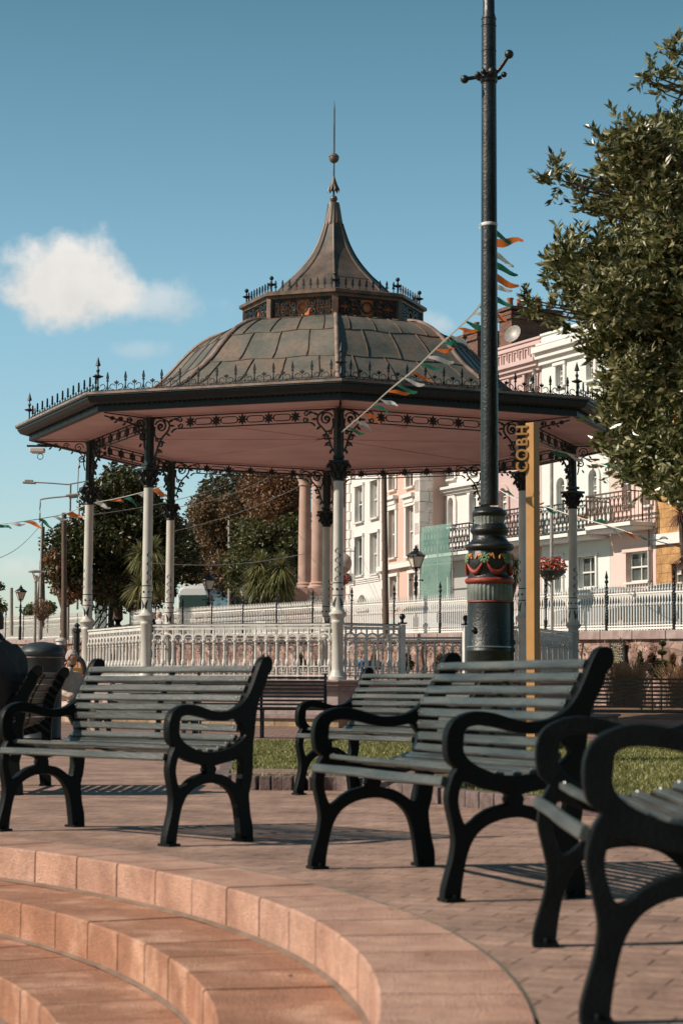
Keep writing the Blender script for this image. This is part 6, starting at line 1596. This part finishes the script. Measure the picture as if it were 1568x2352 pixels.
for i,(a,b_,l) in enumerate((((300,1290,60),(700,1272,75),'lowest overhead wire crossing behind the left columns'),((150,1190,60),(560,1100,90),'overhead wire rising over the broad dark tree'),((380,1225,70),(720,1100,85),'overhead wire before the wooded slope'),((-10,1285,80),(95,1205,84),'thin stay wire to the bent arm street light'),((380,1170,70),(640,1085,85),'upper overhead wire before the wooded slope'))):
    p0=at(*a);p1=at(*b_); pts=[p0.lerp(p1,t/12)+Vector((0,0,-.25*math.sin(PI*t/12)))-p0 for t in range(13)]
    mb=MB(); mb.tube(pts,.013,4); tag(mb.build('overhead_wire',M['wire'],loc=p0),l,'wire','overhead wires')
# ------------------------------------------------------------------ people
def skin_body(name,J,E_,R_,m,parent,sub=2,seg=None):
    me=bpy.data.meshes.new(name); me.from_pydata(J,E_,[]); me.materials.append(m); o=bpy.data.objects.new(name,me); link(o,parent)
    md=o.modifiers.new('skin','SKIN'); 
    for i,v in enumerate(me.skin_vertices[0].data): v.radius=(R_[i],R_[i]) if not isinstance(R_[i],tuple) else R_[i]; v.use_root=(i==0)
    md.use_smooth_shade=True
    s=o.modifiers.new('subd','SUBSURF'); s.levels=sub+1; s.render_levels=sub+1
    tx=bpy.data.textures.get('folds') or bpy.data.textures.new('folds','CLOUDS'); tx.noise_scale=.13; tx.noise_depth=2
    dm=o.modifiers.new('folds','DISPLACE'); dm.texture=tx; dm.strength=.05; dm.mid_level=.5
    return o
def head(parent,c,r,hairm,facing,hair=True,back=True):
    """a head with nose, ears and hair; facing is a unit vector in the xy plane"""
    f=Vector(facing).normalized(); sd_=Vector((f.y,-f.x,0)); c=Vector(c)
    mb=MB(); n,m=18,12; vs=[]
    for j in range(m+1):
        ph=PI*j/m
        for i in range(n):
            a=2*PI*i/n; x=math.sin(ph)*math.cos(a); y=math.sin(ph)*math.sin(a); z=-math.cos(ph)
            wz_=.80-.12*max(0,-z); dpth=.95+.06*(z>0)-.10*max(0,-z)
            p=c+f*(x*r*dpth)+sd_*(y*r*wz_)+Vector((0,0,z*r*1.2))
            if x>.85 and abs(y)<.3 and -.35<z<.05: p+=f*r*.18
            vs.append(tuple(p))
    mb.add(vs,[(j*n+i,j*n+(i+1)%n,(j+1)*n+(i+1)%n,(j+1)*n+i) for j in range(m) for i in range(n)])
    for s in (-1,1): mb.sphere(tuple(c+sd_*s*r*.80+Vector((0,0,-.02*r))),r*.22,8,6,1.3)
    for s in (-1,1): mb.sphere(tuple(c+f*r*.86+sd_*s*r*.32+Vector((0,0,.08*r))),r*.12,6,5)
    mb.bar(tuple(c+f*r*.9-sd_*r*.22+Vector((0,0,-.52*r))),tuple(c+f*r*.9+sd_*r*.22+Vector((0,0,-.52*r))),r*.1,r*.08)
    h=mb.build('head',M['skin'],parent,smooth=180)
    if hair:
        mb=MB(); vs=[]
        for j in range(m+1):
            ph=PI*j/m
            for i in range(n):
                a=2*PI*i/n; x=math.sin(ph)*math.cos(a); y=math.sin(ph)*math.sin(a); z=-math.cos(ph)
                low=-.35 if x<.2 else .35
                zz_=max(z,low+.0); k=1.08+.03*math.sin(i*3+j*2)
                vs.append(tuple(c+f*((x*r-.10*r)*k)+sd_*(y*r*.84*k)+Vector((0,0,zz_*r*1.2*k))))
        mb.add(vs,[(j*n+i,j*n+(i+1)%n,(j+1)*n+(i+1)%n,(j+1)*n+i) for j in range(m) for i in range(n)]); mb.build('hair',hairm,parent,smooth=180)
def hand(parent,c,d,m=None,s=1):
    mb=MB(); c=Vector(c); d=Vector(d).normalized(); sd_=d.cross(Vector((0,0,1))).normalized()
    mb.tube([c-d*.04*s,c+d*.03*s,c+d*.05*s],.032*s,8,scl=[.8,1.1,.8])
    for i in range(4):
        o=sd_*(i-1.5)*.018*s; L_=(.07,.08,.075,.06)[i]*s; mb.tube([c+d*.045*s+o,c+d*(.045*s+L_*.5)+o+Vector((0,0,-.008)),c+d*(.045*s+L_)+o+Vector((0,0,-.03*s))],.0085*s,6)
    mb.tube([c+sd_*.03*s,c+sd_*.055*s+d*.03*s,c+sd_*.055*s+d*.06*s+Vector((0,0,-.015))],.0095*s,6)
    mb.build('hand',M['skin'],parent,smooth=60)
def seated(label,loc,face,top,hairm,s=.9,trouser=None,lean=0.0,slouch=0,wide=1.0,hd=.86):
    r=thing('person',label,'person',loc,math.atan2(face[1],face[0])-PI/2,None)
    # local: facing +y; hips at origin height .42
    hz_=.46*s+.0
    J=[(0,-.02,hz_+.08),(0,-.05-lean*.3,hz_+.28*s),(0,-.04-lean*.5,hz_+.47*s),(0,.0-lean*.3,hz_+.62*s),(0,.02-lean*.2,hz_+.70*s)]
    R_=[(.17*wide,.14),(.165*wide,.125),(.18*wide,.125),(.06,.06),(.052,.052)]
    E_=[(0,1),(1,2),(2,3),(3,4)]
    for q in (-1,1):
        b=len(J); J+=[(q*.20*wide,-.03-lean*.4,hz_+.53*s),(q*.27*wide,.06,hz_+.28*s),(q*.20,.30,hz_+.20*s)]; R_+=[.075,.058,.042]; E_+=[(2,b),(b,b+1),(b+1,b+2)]
    up=skin_body('jacket',J,E_,R_,top,r)
    J=[(0,-.02,hz_+.04)];R_=[.14];E_=[]
    for q in (-1,1):
        b=len(J); J+=[(q*.10,0,hz_+.03),(q*.13,.40*s,hz_+.04),(q*.12,.44*s,.10),(q*.13,.54*s,.05)]; R_+=[.095,.075,.052,.045]; E_+=[(0,b),(b,b+1),(b+1,b+2),(b+2,b+3)]
    skin_body('trousers',J,E_,R_,trouser or M['jacket'],r)
    head(r,(0,.05-lean*.2,hz_+hd*s),.105*s,hairm,(0,1,0))
    for q in (-1,1): hand(r,(q*.18,.35,hz_+.17*s),(-q*.3,1,-.1))
    return r
# man on the brown bench, seen from behind at the far left
mn=seated('seated person in a dark jacket with short hair at the left edge, seen from behind',(-2.25,12.45,0),(-1,.25),M['jacket'],M['hair'],s=.88,lean=.18,wide=1.12,hd=.775)
mb=MB(); mb.lathe([(.075,.46*.88+.53),(.075,.46*.88+.56),(.07,.46*.88+.59)],14); o=mb.build('shirt_collar',M['sash'],mn,smooth=60)
ld=seated('elderly person with grey hair in a pale coat seated beside the litter bin',(-3.80,27.3,0),(.75,-.55),M['beige'],M['hairgrey'],s=.84,trouser=M['beige'])
def standing(label,u,v,Y,m,hairm,h=1.68,rz=0,group=None):
    """head top at (u,v)"""
    t=at(u,v,Y); r=thing('person',label,'person',(t.x,Y,t.z-h),rz,group); k=h/1.7
    J=[(0,0,.95*k),(0,0,1.15*k),(0,.01,1.35*k),(0,.01,1.47*k),(0,.01,1.52*k)];R_=[(.15,.10),(.14,.10),(.16,.10),.055,.05];E_=[(0,1),(1,2),(2,3),(3,4)]
    for q in (-1,1):
        b=len(J);J+=[(q*.19,0,1.39*k),(q*.23,-.03,1.12*k),(q*.22,.08,.88*k)];R_+=[.06,.045,.032];E_+=[(2,b),(b,b+1),(b+1,b+2)]
    skin_body('coat',J,E_,R_,m,r,1)
    J=[(0,0,.95*k)];R_=[.13];E_=[]
    for q in (-1,1):
        b=len(J);J+=[(q*.09,0,.85*k),(q*.1,q*.1,.48*k),(q*.1,q*.16-.04,.08*k),(q*.1,q*.16+.10,.04)];R_+=[.08,.06,.045,.04];E_+=[(0,b),(b,b+1),(b+1,b+2),(b+2,b+3)]
    skin_body('trousers',J,E_,R_,M['jacket'],r,1); head(r,(0,.02,1.6*k),.105,hairm,(0,-1,0))
    for q in (-1,1): hand(r,(q*.22,.09,.85*k),(0,.2,-1))
standing('walker with dark hair and pale top behind the second left column',616,1408/1,78,M['flagw'],M['hair'],rz=.3) if False else standing('walker with dark hair in a dark jacket beside the second left column',352,1408,72,M['jacket'],M['hair'],rz=.4)
standing('walker in a pale blue shirt just right of the dark jacketed walker',366,1407,72,M['blue'] if False else M['sash'],M['hairgrey'],rz=-.3)
standing('figure in a bright blue top seen low between the railings near the gate',837,1498,50,M['blue'],M['hair'],h=1.5,rz=.6)
